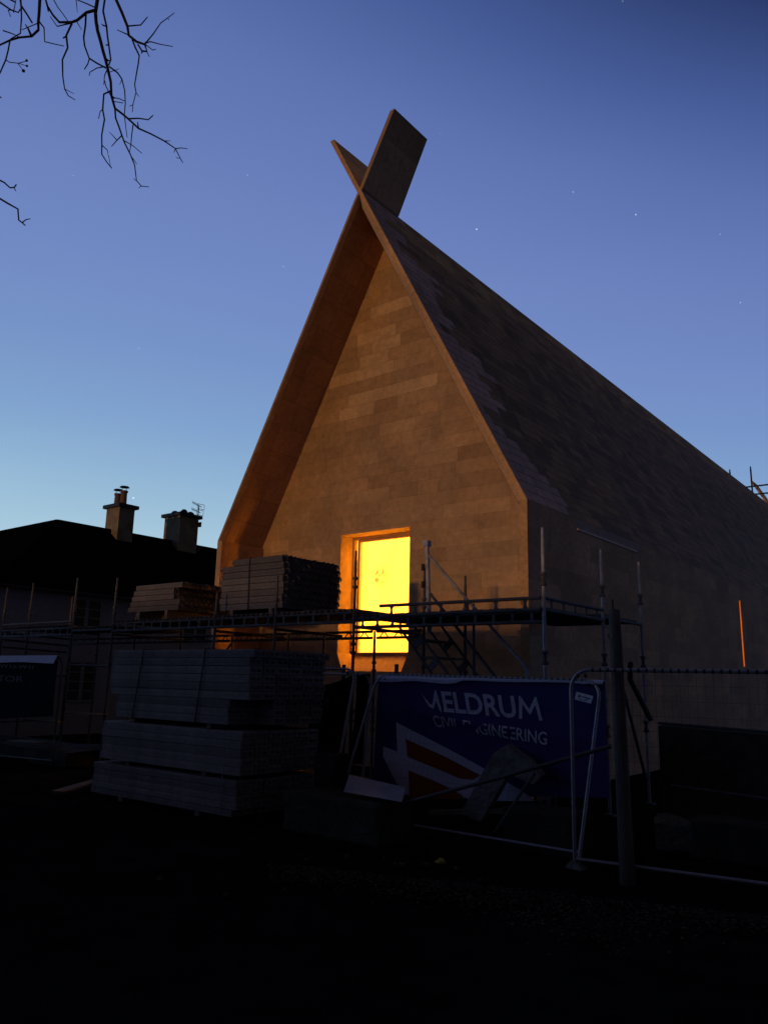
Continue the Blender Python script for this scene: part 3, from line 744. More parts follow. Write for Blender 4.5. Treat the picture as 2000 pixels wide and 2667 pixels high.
# ------------------------------------------------------------------ fence panels
def fence_panel(foot0, foot1, top0, top1, label, wires=True, rad=0.020, corner=0.20, m=FENCEM):
    """mesh fence panel: a frame of bent tube and welded wire; corners given as points"""
    foot0, foot1, top0, top1 = map(Vector, (foot0, foot1, top0, top1))
    f = empty('mesh_fence', (foot0+foot1)/2, label, 'fence', 'mesh fence panels round the site')
    d = (top1-top0).normalized(); u0 = (top0-foot0).normalized(); u1 = (top1-foot1).normalized()
    def arc(c, a, b):   # quarter bend from c+a*corner to c+b*corner
        return [c+a*corner*(1-math.sin(t))+b*corner*(1-math.cos(t)) for t in np.linspace(0, math.pi/2, 7)]
    pts = [foot0]+arc(top0, -u0, d)+arc(top1, -d, -u1)+[foot1]
    m_ = MB().tube(pts, rad, 8)
    m_.tube([foot0+u0*0.06, foot1+u1*0.06], rad*0.85, 8)
    m_.build('frame', m, f)
    if wires:
        m_ = MB(); L_ = (top1-top0).length; n = int(L_/0.075)
        for i in range(1, n):
            t = i/n; a, b = foot0.lerp(foot1, t)+u0*0.06, top0.lerp(top1, t)
            if t*L_ < corner*0.9 or (1-t)*L_ < corner*0.9: b = b-u0*0.06
            m_.tube([a, b], 0.0011, 4, cap=False)
            m_.tube([b-d*0.008, b+d*0.014], rad*1.06, 8)
        for k in range(1, 13):
            t = k/13; m_.tube([foot0.lerp(top0, t), foot1.lerp(top1, t)], 0.0011, 4, cap=False)
        m_.build('wire_mesh', WIREM, f)
    return f
def foot_block(p, label, m=CONC):
    o = MB().hexa([(p[0]-0.32, p[1]-0.11, 0), (p[0]+0.32, p[1]-0.11, 0), (p[0]+0.32, p[1]+0.11, 0), (p[0]-0.32, p[1]+0.11, 0)],
                  [(p[0]-0.29, p[1]-0.09, 0.13), (p[0]+0.29, p[1]-0.09, 0.13), (p[0]+0.29, p[1]+0.09, 0.13), (p[0]-0.29, p[1]+0.09, 0.13)]).build('ballast_block', m)
    tag(o, label, 'ballast block', 'feet of the fence panels')
fb0 = Vector((-3.595, 7.683, 0.03)); db = Vector((1.695, 0.247, 0)).normalized()
fence_panel(fb0, fb0+db*3.5, fb0+Vector((0.01, 0, 1.885)), fb0+db*3.5+Vector((0, 0, 1.885)), 'upright mesh fence panel standing right of the blue banner, its rail running out of view')
fa = fence_panel((-7.05, 8.02, 0.03), (-3.69, 7.987, 0.03), (-6.95, 8.72, 1.845), (-3.69, 8.70, 1.815), 'mesh fence panel leaning back with the blue lettered banner tied to its top')
pc = onY(928, 1743, 8.75); pb = onY(884, 1975, 8.35); pf = pc.lerp(pb, (pc.z-0.03)/(pc.z-pb.z))
dc = Vector((-1, 0.04, 0)).normalized()
fence_panel(pf+dc*3.4, pf, pc+dc*3.4, pc, 'dark mesh fence panel leaning back, half hidden behind the tall plank stack')
pe = onY(968, 1757, 9.15); pg = Vector((pe.x-0.03, 9.0, 0.03))
fence_panel(pg+dc*3.3, pg, pe+dc*3.3, pe, 'dark fence panel wrapped in a sagging sheet, just left of the blue banner', wires=False)
# low clamp at the foot where two panels meet
cl = MB(); p = fb0
cl.hexa([(p.x-0.09, p.y-0.05, 0), (p.x+0.09, p.y-0.05, 0), (p.x+0.09, p.y+0.08, 0), (p.x-0.09, p.y+0.08, 0)], [(p.x-0.035, p.y-0.02, 0.075), (p.x+0.02, p.y-0.02, 0.075), (p.x+0.02, p.y+0.04, 0.075), (p.x-0.035, p.y+0.04, 0.075)])
tag(cl.build('ballast_block', CONCL), 'small pale wedge shaped foot where the leaning and upright panels meet', 'ballast block', 'feet of the fence panels')
foot_block((-6.6, 8.1), 'dark block foot under the left end of the leaning fence panel')

# ------------------------------------------------------------------ text
def text_polys(txt, bold=0.012):
    cu = bpy.data.curves.new('lettering', 'FONT'); cu.body = txt; cu.size = 1.0; cu.offset = bold; cu.resolution_u = 4
    o = bpy.data.objects.new('lettering', cu); COL.objects.link(o)
    dg = bpy.context.evaluated_depsgraph_get(); me = bpy.data.meshes.new_from_object(o.evaluated_get(dg))
    bm = bmesh.new(); bm.from_mesh(me)
    bpy.data.objects.remove(o); bpy.data.curves.remove(cu); bpy.data.meshes.remove(me)
    return bm
def bm_bounds(bm):
    xs = [v.co.x for v in bm.verts]; ys = [v.co.y for v in bm.verts]; return min(xs), max(xs), min(ys), max(ys)
def normalise(bm):
    x0, x1, y0, y1 = bm_bounds(bm)
    for v in bm.verts: v.co.x = (v.co.x-x0)/(x1-x0); v.co.y = (v.co.y-y0)/(y1-y0); v.co.z = 0
def cutgrid(bm, nx, ny):
    x0, x1, y0, y1 = bm_bounds(bm)
    for i in range(1, nx): bmesh.ops.bisect_plane(bm, geom=bm.verts[:]+bm.edges[:]+bm.faces[:], plane_co=(x0+(x1-x0)*i/nx, 0, 0), plane_no=(1, 0, 0))
    for i in range(1, ny): bmesh.ops.bisect_plane(bm, geom=bm.verts[:]+bm.edges[:]+bm.faces[:], plane_co=(0, y0+(y1-y0)*i/ny, 0), plane_no=(0, 1, 0))
def M_poly():
    return [(0, 0), (.13, 1.02), (.19, 1.02), (.5, .47), (.81, 1.02), (.87, 1.02), (1, 0), (.86, 0), (.775, .66), (.5, .2), (.225, .66), (.14, 0)]
def poly_bm(pts):
    bm = bmesh.new(); bm.faces.new([bm.verts.new((p[0], p[1], 0)) for p in pts]); bmesh.ops.triangulate(bm, faces=bm.faces[:]); return bm
def put(bm, fmap, name, m, parent):
    mb = MB(); bm.verts.ensure_lookup_table(); bm.verts.index_update()
    mb.add([fmap(v.co.x, v.co.y) for v in bm.verts], [tuple(v.index for v in f.verts) for f in bm.faces])
    bm.free(); return mb.build(name, m, parent)
def bilerp(tl, tr, br, bl):
    return lambda s, t: (bl.lerp(br, s)).lerp(tl.lerp(tr, s), t)

# ------------------------------------------------------------------ the big blue banner
YB = 8.74
def bwave(x, z):                                # gentle billow of the hanging cloth, a pleat running down to the right
    pl = (z-1.36)+(x+6.2)*0.13
    return (0.035*math.sin(x*2.1+0.5)+0.02*math.sin(x*4.3+z*2.0))*(1.9-z)/1.9-0.05*math.exp(-(pl/0.07)**2)*(1 if -6.3 < x < -4.9 else 0.15)
def bsurf(p, off=0.0): return Vector((p.x, YB+bwave(p.x, p.z)-off, p.z))
banner = empty('site_banner', (-5.2, YB, 0.3), 'big navy blue banner with white company lettering and a white and orange emblem', 'banner')
def bpix(px, py): return onY(px, py, YB)
mb = MB(); nx, nz = 56, 36
tl, tr, br, bl = bpix(987, 1762), bpix(1574, 1776), bpix(1588, 2078), bpix(972, 2062)
f_ = bilerp(tl, tr, br, bl)
grid = []
for j in range(nz+1):
    for i in range(nx+1):
        p = f_(i/nx, 1-j/nz); grid.append(bsurf(p))
mb.add(grid, [(j*(nx+1)+i, (j+1)*(nx+1)+i, (j+1)*(nx+1)+i+1, j*(nx+1)+i+1) for j in range(nz) for i in range(nx)])
mb.build('cloth', NAVY, banner, smooth=True)
# turned-over pale hem along the top rail
mb = MB(); hem = []
for i in range(29):
    t = i/28; p = tl.lerp(tr, t); w = (0.06 if t < .42 else 0.018)*(0.6+0.4*math.sin(t*11+1)**2)+0.012
    if .78 < t < .9: w = 0.02
    hem += [Vector((p.x, YB+0.03, p.z+0.012)), Vector((p.x, YB-0.035, p.z+0.022)), Vector((p.x, YB-0.06, p.z+0.01-w*0.5)), Vector((p.x, YB-0.055, p.z-w))]
for i in range(28):
    for k in range(3): mb.add([hem[i*4+k], hem[i*4+k+1], hem[i*4+4+k+1], hem[i*4+4+k]], [(0, 1, 2, 3)])
mb.build('hem', FOLDW, banner, smooth=True)
# main word
q = bilerp(bpix(1096, 1797), bpix(1406, 1817), bpix(1414, 1877), bpix(1106, 1850))
def on_banner(f, off=0.012): return lambda s, t: bsurf(f(s, t), off)
wM = 0.165
def seg(f, s0, s1): return lambda s, t: f(s0+(s1-s0)*s, t)
first = poly_bm([(0, 1.0), (.17, .42), (.5, .30), (.80, 1.02), (.87, 1.02), (1.0, -0.04), (.86, .12), (.74, .52), (.56, .10), (.30, .22), (.10, .72)])
cutgrid(first, 5, 4); put(first, on_banner(seg(q, 0.0, wM)), 'letter_m', WHITEP, banner)
wd = text_polys('ELDRU', 0.022); normalise(wd); cutgrid(wd, 18, 4); put(wd, on_banner(seg(q, wM+0.02, 0.80)), 'lettering', WHITEP, banner)
lm_ = poly_bm(M_poly()); cutgrid(lm_, 5, 4); put(lm_, on_banner(seg(q, 0.815, 1.0)), 'letter_m', WHITEP, banner)
q = bilerp(bpix(1130, 1862), bpix(1426, 1907), bpix(1426, 1941), bpix(1132, 1892))
bm = text_polys('CIVIL ENGINEERING', 0.010); normalise(bm)
def cut(bm, co, no):
    bmesh.ops.bisect_plane(bm, geom=bm.verts[:]+bm.edges[:]+bm.faces[:], plane_co=co, plane_no=no, clear_outer=True)
bmA = bm.copy(); cut(bmA, (0.40, 0, 0), (1, 0, 0)); cut(bmA, (0.10, 0.0, 0), (0.62, -0.25, 0)) if False else None
cut(bmA, (0.11, 0.05, 0), (2.6, -1, 0)) if False else None
# the pleat swallows a wedge of the second line: keep the tops of the first letters and the feet of the middle ones
b1 = bm.copy(); cut(b1, (0.105, 0, 0), (1, 0, 0))
b2 = bm.copy(); bmesh.ops.bisect_plane(b2, geom=b2.verts[:]+b2.edges[:]+b2.faces[:], plane_co=(0.105, 0, 0), plane_no=(1, 0, 0), clear_inner=True)
b3 = b2.copy(); cut(b2, (0.11, 0.12, 0), (0.9, -0.38, 0)); cut(b2, (0.36, 0, 0), (1, 0, 0))
bmesh.ops.bisect_plane(b3, geom=b3.verts[:]+b3.edges[:]+b3.faces[:], plane_co=(0.36, 0.0, 0), plane_no=(1, 0, 0), clear_inner=True)
cut(b3, (0.36, 0.22, 0), (-0.95, 0.25, 0)) if False else None
bmesh.ops.bisect_plane(b3, geom=b3.verts[:]+b3.edges[:]+b3.faces[:], plane_co=(0.36, 0.05, 0), plane_no=(1.0, -0.14, 0), clear_inner=True)
for b_ in (b1, b2, b3):
    while b_.faces:                        # every letter or cut piece of one is a part of its own
        b_.faces.ensure_lookup_table(); isl = {b_.faces[0]}; todo = [b_.faces[0]]
        while todo:
            for e_ in todo.pop().edges:
                for g_ in e_.link_faces:
                    if g_ not in isl: isl.add(g_); todo.append(g_)
        nb = bmesh.new(); vm_ = {}
        for f1_ in isl:
            for v_ in f1_.verts:
                if v_ not in vm_: vm_[v_] = nb.verts.new(v_.co)
            nb.faces.new([vm_[v_] for v_ in f1_.verts])
        bmesh.ops.delete(b_, geom=list(isl), context='FACES')
        cutgrid(nb, 3, 2); put(nb, on_banner(q), 'letter', WHITEP, banner)
bm.free(); bmA.free()
q = bilerp(bpix(1424, 2009), bpix(1466, 2017), bpix(1466, 2027), bpix(1424, 2019))
bm = text_polys('avills', 0.0); normalise(bm); put(bm, on_banner(q), 'lettering', DIMP, banner)
# emblem: white angular frame with two rust coloured bars inside
def px_poly(pts, off, name, m):
    bm = bmesh.new(); bm.faces.new([bm.verts.new((a, b, 0)) for a, b in pts]); bmesh.ops.triangulate(bm, faces=bm.faces[:])
    cutgrid(bm, 10, 8)
    put(bm, lambda a, b: bsurf(bpix(a, b), off), name, m, banner)
C2 = lambda a, b: (1000+a/2.552, 1700+b/2.552)
px_poly([C2(88, 462), C2(330, 590), C2(655, 765), C2(900, 905), C2(1010, 985), C2(760, 985), C2(640, 985), C2(500, 960), C2(130, 940), C2(118, 740), C2(5, 690), C2(5, 622), C2(98, 655)], 0.010, 'emblem', WHITEP)
px_poly([C2(152, 572), C2(400, 690), C2(640, 815), C2(585, 845), C2(500, 838), C2(400, 795), C2(165, 690)], 0.016, 'emblem_bar', RUSTP)
px_poly([C2(172, 780), C2(330, 850), C2(430, 900), C2(520, 955), C2(480, 975), C2(182, 960)], 0.016, 'emblem_bar', RUSTP)
# sheeting and banner on the fences further left
def sheet(pts_tl, pts_tr, pts_br, pts_bl, name, m, label, cat='banner', sag=0.05, nx=24, nz=10, ripple=0.03):
    f = bilerp(Vector(pts_tl), Vector(pts_tr), Vector(pts_br), Vector(pts_bl)); mb = MB(); g = []
    for j in range(nz+1):
        for i in range(nx+1):
            s, t = i/nx, 1-j/nz; p = f(s, t)
            g.append(p+Vector((0, ripple*math.sin(s*9+j*0.3), -sag*math.sin(math.pi*s)*(1-j/nz))))
    mb.add(g, [(j*(nx+1)+i, (j+1)*(nx+1)+i, (j+1)*(nx+1)+i+1, j*(nx+1)+i+1) for j in range(nz) for i in range(nx)])
    r = empty(name, mb.v[0], label, cat); mb.build('cloth', m, r, smooth=True); return r, f
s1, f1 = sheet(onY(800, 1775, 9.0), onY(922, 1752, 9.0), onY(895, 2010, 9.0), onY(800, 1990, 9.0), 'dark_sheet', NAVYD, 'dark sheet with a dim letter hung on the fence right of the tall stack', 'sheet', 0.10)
bm = poly_bm([(0, 0), (.02, 1.0), (.14, 1.0), (.5, .42), (.86, 1.0), (.98, 1.0), (1, -.15), (.86, -.15), (.85, .68), (.5, .15), (.16, .68), (.14, 0)])
qm = bilerp(onY(827, 1812, 8.93), onY(857, 1813, 8.93), onY(855, 1853, 8.93), onY(826, 1847, 8.93))
put(bm, lambda s, t: qm(s, t), 'letter_m', DIMP, s1)
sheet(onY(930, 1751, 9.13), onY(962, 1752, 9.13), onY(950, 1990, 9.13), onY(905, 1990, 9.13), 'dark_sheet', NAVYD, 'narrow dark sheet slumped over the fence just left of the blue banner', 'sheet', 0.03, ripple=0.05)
YLB = 8.6
fence_panel(onY(-260, 1950, YLB+.05), (-15.0, YLB+.05, 0.03), onY(-260, 1712, YLB+.05), (-15.0, YLB+.05, 2.08), 'mesh fence panel carrying the dark banner at the far left edge of the site', wires=False, m=GALVD)
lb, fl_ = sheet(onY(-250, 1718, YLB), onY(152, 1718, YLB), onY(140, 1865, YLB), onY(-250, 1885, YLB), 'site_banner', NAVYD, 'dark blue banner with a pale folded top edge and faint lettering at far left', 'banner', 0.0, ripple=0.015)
mb = MB(); hem = []
for i in range(21):
    t = i/20; a = onY(-250+t*403, 1711-1.5*t, YLB); b = onY(-250+t*397, 1723+4*t+1.5*math.sin(t*14), YLB)
    hem += [a+Vector((0, 0.09, 0.015)), a+Vector((0, -0.02, 0.02)), b+Vector((0, -0.055, 0.0))]
for i in range(20):
    for k in range(2): mb.add([hem[i*3+k], hem[i*3+k+1], hem[i*3+3+k+1], hem[i*3+3+k]], [(0, 1, 2, 3)])
mb.build('hem', FOLDW, lb, smooth=True)
def lb_text(txt, tl, tr, br, bl, m, cutlow=None):
    bm = text_polys(txt, 0.0); normalise(bm)
    if cutlow: cut(bm, (0, cutlow, 0), (0, 1, 0))
    q_ = bilerp(*(onY(*p, YLB-0.03) for p in (tl, tr, br, bl))); put(bm, lambda s, t: q_(s, t), 'lettering', m, lb)
lb_text('wiswii', (0, 1722), (92, 1728), (88, 1742), (-2, 1739), DIMP, 0.55)
lb_text('CONTRACTOR', (-150, 1750), (63, 1762), (62, 1777), (-150, 1768), DIMP)
# tag tied to the leaning panel
def tag_plate():
    t = empty('white_tag', onY(1518, 1815, 8.55), 'small white printed tag tied at the top right of the blue banner', 'tag')
    P_ = lambda a, b, y: onY(1480+a/20.74, 1790+b/20.74, y)
    y = 8.52
    c4 = [P_(330, 650, y), P_(1200, 880, y), P_(1325, 480, y), P_(420, 235, y)]
    MB().hexa(c4, [p+Vector((0, 0.004, 0)) for p in c4]).build('plate', TAGM, t)
    for pts in ([(700, 520), (1150, 640), (1165, 585), (715, 470)], [(580, 660), (700, 700), (710, 665), (590, 630)], [(740, 700), (930, 750), (940, 715), (750, 668)], [(880, 650), (1080, 700), (1090, 668), (890, 620)]):
        MB().add([P_(a, b, y-0.003) for a, b in pts], [(0, 1, 2, 3)]).build('print_line', TAGP, t)
    MB().add([P_(590+95*math.cos(k*.523), 480+80*math.sin(k*.523), y-0.003) for k in range(12)], [tuple(range(12))]).build('print_dot', TAGY, t)
tag_plate()

# ------------------------------------------------------------------ post, rubble, boards
PB = onZ(1633, 2287, 0.0)
post = empty('timber_post', (PB.x, PB.y, 0), 'weathered round timber post standing behind the upright fence panel', 'post')
tp = onY(1599, 1590, 8.12)
ring = [Vector((PB.x, PB.y, -0.1)).lerp(tp, t) for t in np.linspace(0, 1, 9)]
o = MB().tube(ring, [0.072, 0.071, 0.07, 0.068, 0.067, 0.066, 0.064, 0.063, 0.058], 12).build('shaft', TIMBER, post, smooth=True)
m_ = MB(); mb0 = ring[6]; m_.tube([mb0+Vector((0.12, 0.06, 0.1)), onY(1640, 1770, 8.5), onY(1693, 1874, 9.0)], [0.03, 0.03, 0.03], 6); m_.build('stay', DARKM, post)
MB().tube([onY(1594, 1562, 8.15), onY(1596, 1592, 8.13)], 0.012, 5).build('top_spike', DARKM, post)
def block(name, a, b, m, label, cat, amp=0.02, seed=1, rz=0.0, group=None):
    a, b = Vector(a), Vector(b); c_ = (a+b)/2; h = (b-a)/2
    o = MB().box(-h+Vector((0, 0, h.z)), h+Vector((0, 0, h.z))).build(name, m, origin=(0, 0, 0))
    round_edges(o, min(h)*0.16, 2); roughen(o, amp, 4, seed)
    o.location = (c_.x, c_.y, a.z); o.rotation_euler = (0, 0, rz)
    return tag(o, label, cat, group)
block('concrete_block', (-7.12, 7.12, -0.02), (-5.56, 7.75, 0.44), CONC, 'long rough concrete block lying in front of the fence near the tall stack', 'block', 0.03, 1, -0.05)
block('concrete_block', (-4.66, 8.10, -0.02), (-3.80, 8.62, 0.42), CONC, 'dark square concrete block under the right side of the blue banner', 'block', 0.02, 2, -0.03)
p = onY(862, 2050, 7.9); block('concrete_block', (p.x-0.17, 7.75, 0), (p.x+0.17, 8.05, p.z+0.42), CONC, 'narrow upright dark block beside the right end of the tall stack', 'block', 0.02, 3, 0.05)
block('concrete_block', (-2.9, 9.0, 0), (-1.5, 9.5, 0.40), CONC, 'low dark block behind the fence at right, by the boulder', 'block', 0.03, 4, 0.05)
# leaning slab
sp = [onY(px, py, 8.15+(2130-py)/190*0.43) for px, py in ((1198, 2118), (1250, 2142), (1322, 2016), (1388, 2042), (1408, 2022), (1372, 1980), (1318, 1942), (1284, 1962))]
m_ = MB().hexa(sp, [p+Vector((0.03, 0.07, 0.02)) for p in sp]); o = m_.build('broken_slab', CONCL); roughen(o, 0.012, 3, 5)
tag(o, 'pale broken concrete slab leaning in front of the blue banner emblem', 'slab')
def rod(pts, r, m, name, label, cat, group=None):
    o = MB().tube(pts, r, 8).build(name, m); return tag(o, label, cat, group)
rod([onY(1005, 2104, 7.35), onY(1300, 2026, 7.62), onY(1592, 1943, 7.92)], 0.021, GALVD, 'steel_pole', 'long rusty pole lying slanted across the blue banner up to the post', 'pole')
rod([onY(1288, 2168, 7.9), onY(1392, 2012, 8.1)], 0.016, GALVD, 'steel_pole', 'short bar leaning below the long slanted pole, beside the broken slab', 'pole')
# metal sheet on the block
c4 = [onY(895, 2062, 7.22), onY(1046, 2089, 7.22), onY(1057, 2053, 7.62), onY(909, 2019, 7.62)]
o = MB().hexa(c4, [p+Vector((0, 0.004, 0.008)) for p in c4]).build('metal_sheet', SHEETM); tag(o, 'pale metal sheet propped on the long concrete block', 'metal sheet')
def board(p, q, w, t, name, label, group=None, m=BOARDM):
    p, q = Vector(p), Vector(q); d = (q-p).normalized(); s_ = d.cross(Vector((0, 0, 1))).normalized()*w/2; u = Vector((0, 0, t))
    o = MB().hexa([p-s_, q-s_, q+s_, p+s_], [p-s_+u, q-s_+u, q+s_+u, p+s_+u]).build(name, m); return tag(o, label, 'board', group)
board(onZ(150, 2068, 0.03), onZ(292, 2026, 0.06), 0.20, 0.04, 'timber_board', 'pale plank lying on the soil left of the tall stack', m=mat('pale_board', (0.07, 0.065, 0.055), 0.9, 0.3, 12))
board(onY(1120, 2122, 8.2), onY(1322, 2117, 8.3), 0.12, 0.05, 'timber_board', 'board lying level behind the broken slab under the banner')
bl_ = [((0, 1853), (30, 1851), 'upper'), ((70, 1822), (102, 1830), 'short'), ((5, 1882), (75, 1879), 'middle'), ((75, 1875), (146, 1882), 'right hand'), ((35, 1930), (110, 1935), 'lowest'), ((180, 1858), (265, 1862), 'rear')]
for (a, b, nm) in bl_:
    Y_ = 9.0 if nm != 'lowest' else 8.2
    board(onY(*a, Y_), onY(*b, Y_), 0.25, 0.02, 'timber_board', '%s board of the loose timber heap under the far left banner' % nm, 'loose boards at far left')
# heap the boards rest on
o = MB().box((-19.5, 8.7, 0), (-14.6, 9.9, 0.28)).build('timber_heap', mat('dark_timber', (0.012, 0.011, 0.010), 0.95, 0.4, 6)); roughen(o, 0.10, 8, 9, 1.5); tag(o, 'dark low heap of timber under the far left banner', 'timber heap')
# boulder and loose stones
def stone(p, r, m, label, group, seed, sq=(1, 1, 0.7), name='rubble_stone'):
    bm = bmesh.new(); bmesh.ops.create_icosphere(bm, subdivisions=2, radius=1.0)
    from mathutils import noise
    for v in bm.verts:
        n = noise.fractal(v.co*1.3+Vector((seed*5.1, 0, seed)), 1.0, 2.0, 3)
        v.co = Vector((v.co.x*sq[0], v.co.y*sq[1], max(-0.3, v.co.z*sq[2])))*r*(1+0.45*n)
    me = bpy.data.meshes.new(name); bm.to_mesh(me); bm.free(); me.materials.append(m)
    o = bpy.data.objects.new(name, me); COL.objects.link(o); o.location = p
    return tag(o, label, 'stone', group)
b0 = onZ(1755, 2215, 0.0); o = block('boulder', (b0.x-0.22, b0.y-0.1, 0), (b0.x+0.22, b0.y+0.25, 0.30), CONCL, 'pale broken boulder lying behind the fence at right', 'boulder', 0.07, 6, 0.2)
r2 = random.Random(21)
spots = [(1030, 2250), (1048, 2252), (1110, 2252), (1190, 2262), (800, 2240), (905, 2232), (1340, 2352), (1828, 2382), (1850, 2246), (1000, 2235), (1575, 2132), (1250, 2290), (420, 2290), (590, 2330)]
for i, (px, py) in enumerate(spots):
    nm = ['palest chip by the leaning panel rail', 'pale chip right of the palest one', 'stone left of the yellow scrap', 'stone right of the yellow scrap', 'stone in front of the long block at its left', 'stone in front of the long block at its middle',
          'pebble on the dark soil below the fence foot', 'bright pebble alone at lower right', 'pebble near the boulder', 'stone just above the pale chips', 'stone between post and banner', 'stone below the yellow scrap', 'stone on the dark soil below the tall stack', 'stone on bare soil at lower left'][i]
    stone(onZ(px, py, 0.01), r2.uniform(0.02, 0.04), CONC, 'small '+nm, 'small stones scattered on the soil', i+1)
yb_ = onZ(1148, 2246, 0.02)
o = stone(yb_, 0.045, YELLOW, 'crumpled yellow plastic scrap on the soil below the fence', None, 40, (1.3, 0.8, 0.8), 'plastic_scrap'); o['category'] = 'litter'
# leaf litter and gravel along the fence line: uncountable
mb = MB(); r3 = random.Random(8)
for i in range(5200):
    px, py = r3.uniform(700, 2000), r3.gauss(0, 1)
    base = 2205+(px-700)*0.108
    p = onZ(px, base+40+abs(py)*46*(0.5+0.9*math.exp(-((px-1500)/220)**2)), 0.012)
    s_ = r3.uniform(0.006, 0.020); a = r3.uniform(0, 6.28); t = r3.uniform(0.3, 1.8)
    d1 = Vector((math.cos(a), math.sin(a), r3.uniform(-.4, .4)))*s_; d2 = Vector((-math.sin(a), math.cos(a), r3.uniform(-.4, .4)))*s_*0.7
    mb.add([p-d1, p-d2, p+d1, p+d2], [(0, 1, 2, 3)], (t, t, t*0.9))
tag(mb.build('leaf_litter', LITTER, origin=(-4, 7, 0)), 'dead leaves and gravel scattered along the foot of the fence', 'leaf litter', kind='stuff')
# low boundary wall and stakes behind the fence
lw = empty('boundary_wall', (-1.0, 10.7, 0), 'low dark rubble wall with a thin coping in front of the chapel side at right', 'wall')
a, b = onY(1712, 1879, 10.5), onY(2150, 1915, 10.5)
MB().hexa([(a.x, 10.5, 0), (b.x, 10.5, 0), (b.x, 10.9, 0), (a.x, 10.9, 0)], [(a.x, 10.5, a.z-0.05), (b.x, 10.5, b.z-0.05), (b.x, 10.9, b.z-0.05), (a.x, 10.9, a.z-0.05)]).build('masonry', WALLG, lw)
MB().tube([(a.x, 10.52, a.z-0.02), (b.x, 10.52, b.z-0.02)], 0.022, 6).build('coping_rail', GALVD, lw)
a, b = onY(1745, 2046, 9.6), onY(2150, 2103, 9.6)
rod([a, b], 0.02, GALVD, 'steel_pole', 'thin rail lying low in front of the boundary wall at right', 'pole')
for i, (px, py, nm) in enumerate(((896, 1731, 'left'), (1033, 1730, 'right'))):
    p = onY(px, py, 9.35); o = MB().box((p.x-0.022, 9.33, 0), (p.x+0.022, 9.37, p.z)).build('fence_stake', DARKM); tag(o, 'dark stake poking up in front of the lit recess, %s one' % nm, 'stake', 'stakes behind the fence')

# ------------------------------------------------------------------ bare tree, its trunk just outside the view at left
tree = empty('bare_tree', (-3.5, -1.2, 0), 'bare leafless tree whose thin drooping branches hang in at the upper left', 'tree')
trunk = Vector((-3.5, -1.2, 0))
tops = [Vector((-3.55, -1.1, 4.0)), Vector((-3.9, -0.6, 6.4)), Vector((-4.3, 0.6, 7.6))]
low = onD(-330, -260, 6.2)
MB().tube([trunk, tops[0], tops[1], tops[2]], [0.17, 0.13, 0.09, 0.06], 10).build('trunk', BARK, tree, smooth=True)
B = lambda pts, d: [onD(x/2.765, y/2.765, d) for x, y in pts]
r4 = random.Random(17)
def branch(pts, r0, r1, d, twig=True):
    P_ = B(pts, d); n = len(P_)
    # small wobble so the twigs are knobbly
    Q, R_ = [], []
    for i in range(n-1):
        a, b = P_[i], P_[i+1]; k = max(1, int((b-a).length/0.06))
        for j in range(k):
            t = j/k; Q.append(a.lerp(b, t)+Vector((r4.uniform(-1, 1), r4.uniform(-1, 1), r4.uniform(-1, 1)))*0.005*(1 if j else 0)); R_.append(r0+(r1-r0)*((i+t)/(n-1))*1.0*r4.uniform(0.9, 1.1) if True else 0)
    Q.append(P_[-1]); R_.append(r1)
    m_ = MB(); m_.tube(Q, R_, 6)
    if twig:
        for i in range(3, len(Q)-1):
            if r4.random() < 0.30:
                dd = Vector((r4.uniform(-1, 1), r4.uniform(-1, 1), r4.uniform(-1, 0.6))).normalized()*r4.uniform(0.012, 0.04)
                m_.tube([Q[i], Q[i]+dd, Q[i]+dd*1.5+Vector((0, 0, 0.008))], [R_[i]*0.8, R_[i]*0.7, R_[i]*0.4], 5)
    return m_.build('branch', BARK, tree, smooth=True)
k = 6.0
limb = [tops[2], onD(60, -420, 6.1), onD(245, -150, 6.0), onD(255, 0, 6.0)]
MB().tube(limb, [0.06, 0.04, 0.022, 0.014], 8).build('branch', BARK, tree, smooth=True)
MB().tube([tops[2], onD(0, -330, 6.1), onD(230, -150, 6.15), onD(298, -10, 6.1)], [0.05, 0.03, 0.018, 0.012], 8).build('branch', BARK, tree, smooth=True)
MB().tube([tops[2], onD(-120, -300, 6.0), onD(60, -120, 5.9), onD(105, -10, 5.9)], [0.06, 0.03, 0.016, 0.011], 8).build('branch', BARK, tree, smooth=True)
MB().tube([tops[2], low, onD(-220, 60, 6.0), onD(-20, -25, 5.9), onD(40, 5, 5.9)], [0.05, 0.03, 0.02, 0.008, 0.006], 8).build('branch', BARK, tree, smooth=True)
MB().tube([low, onD(-300, 380, 6.0), onD(-60, 460, 5.9), onD(-8, 465, 5.9)], [0.03, 0.02, 0.008, 0.006], 8).build('branch', BARK, tree, smooth=True)
MB().tube([onD(-60, 460, 5.9), onD(-5, 512, 5.9)], [0.012, 0.008], 8).build('branch', BARK, tree, smooth=True)
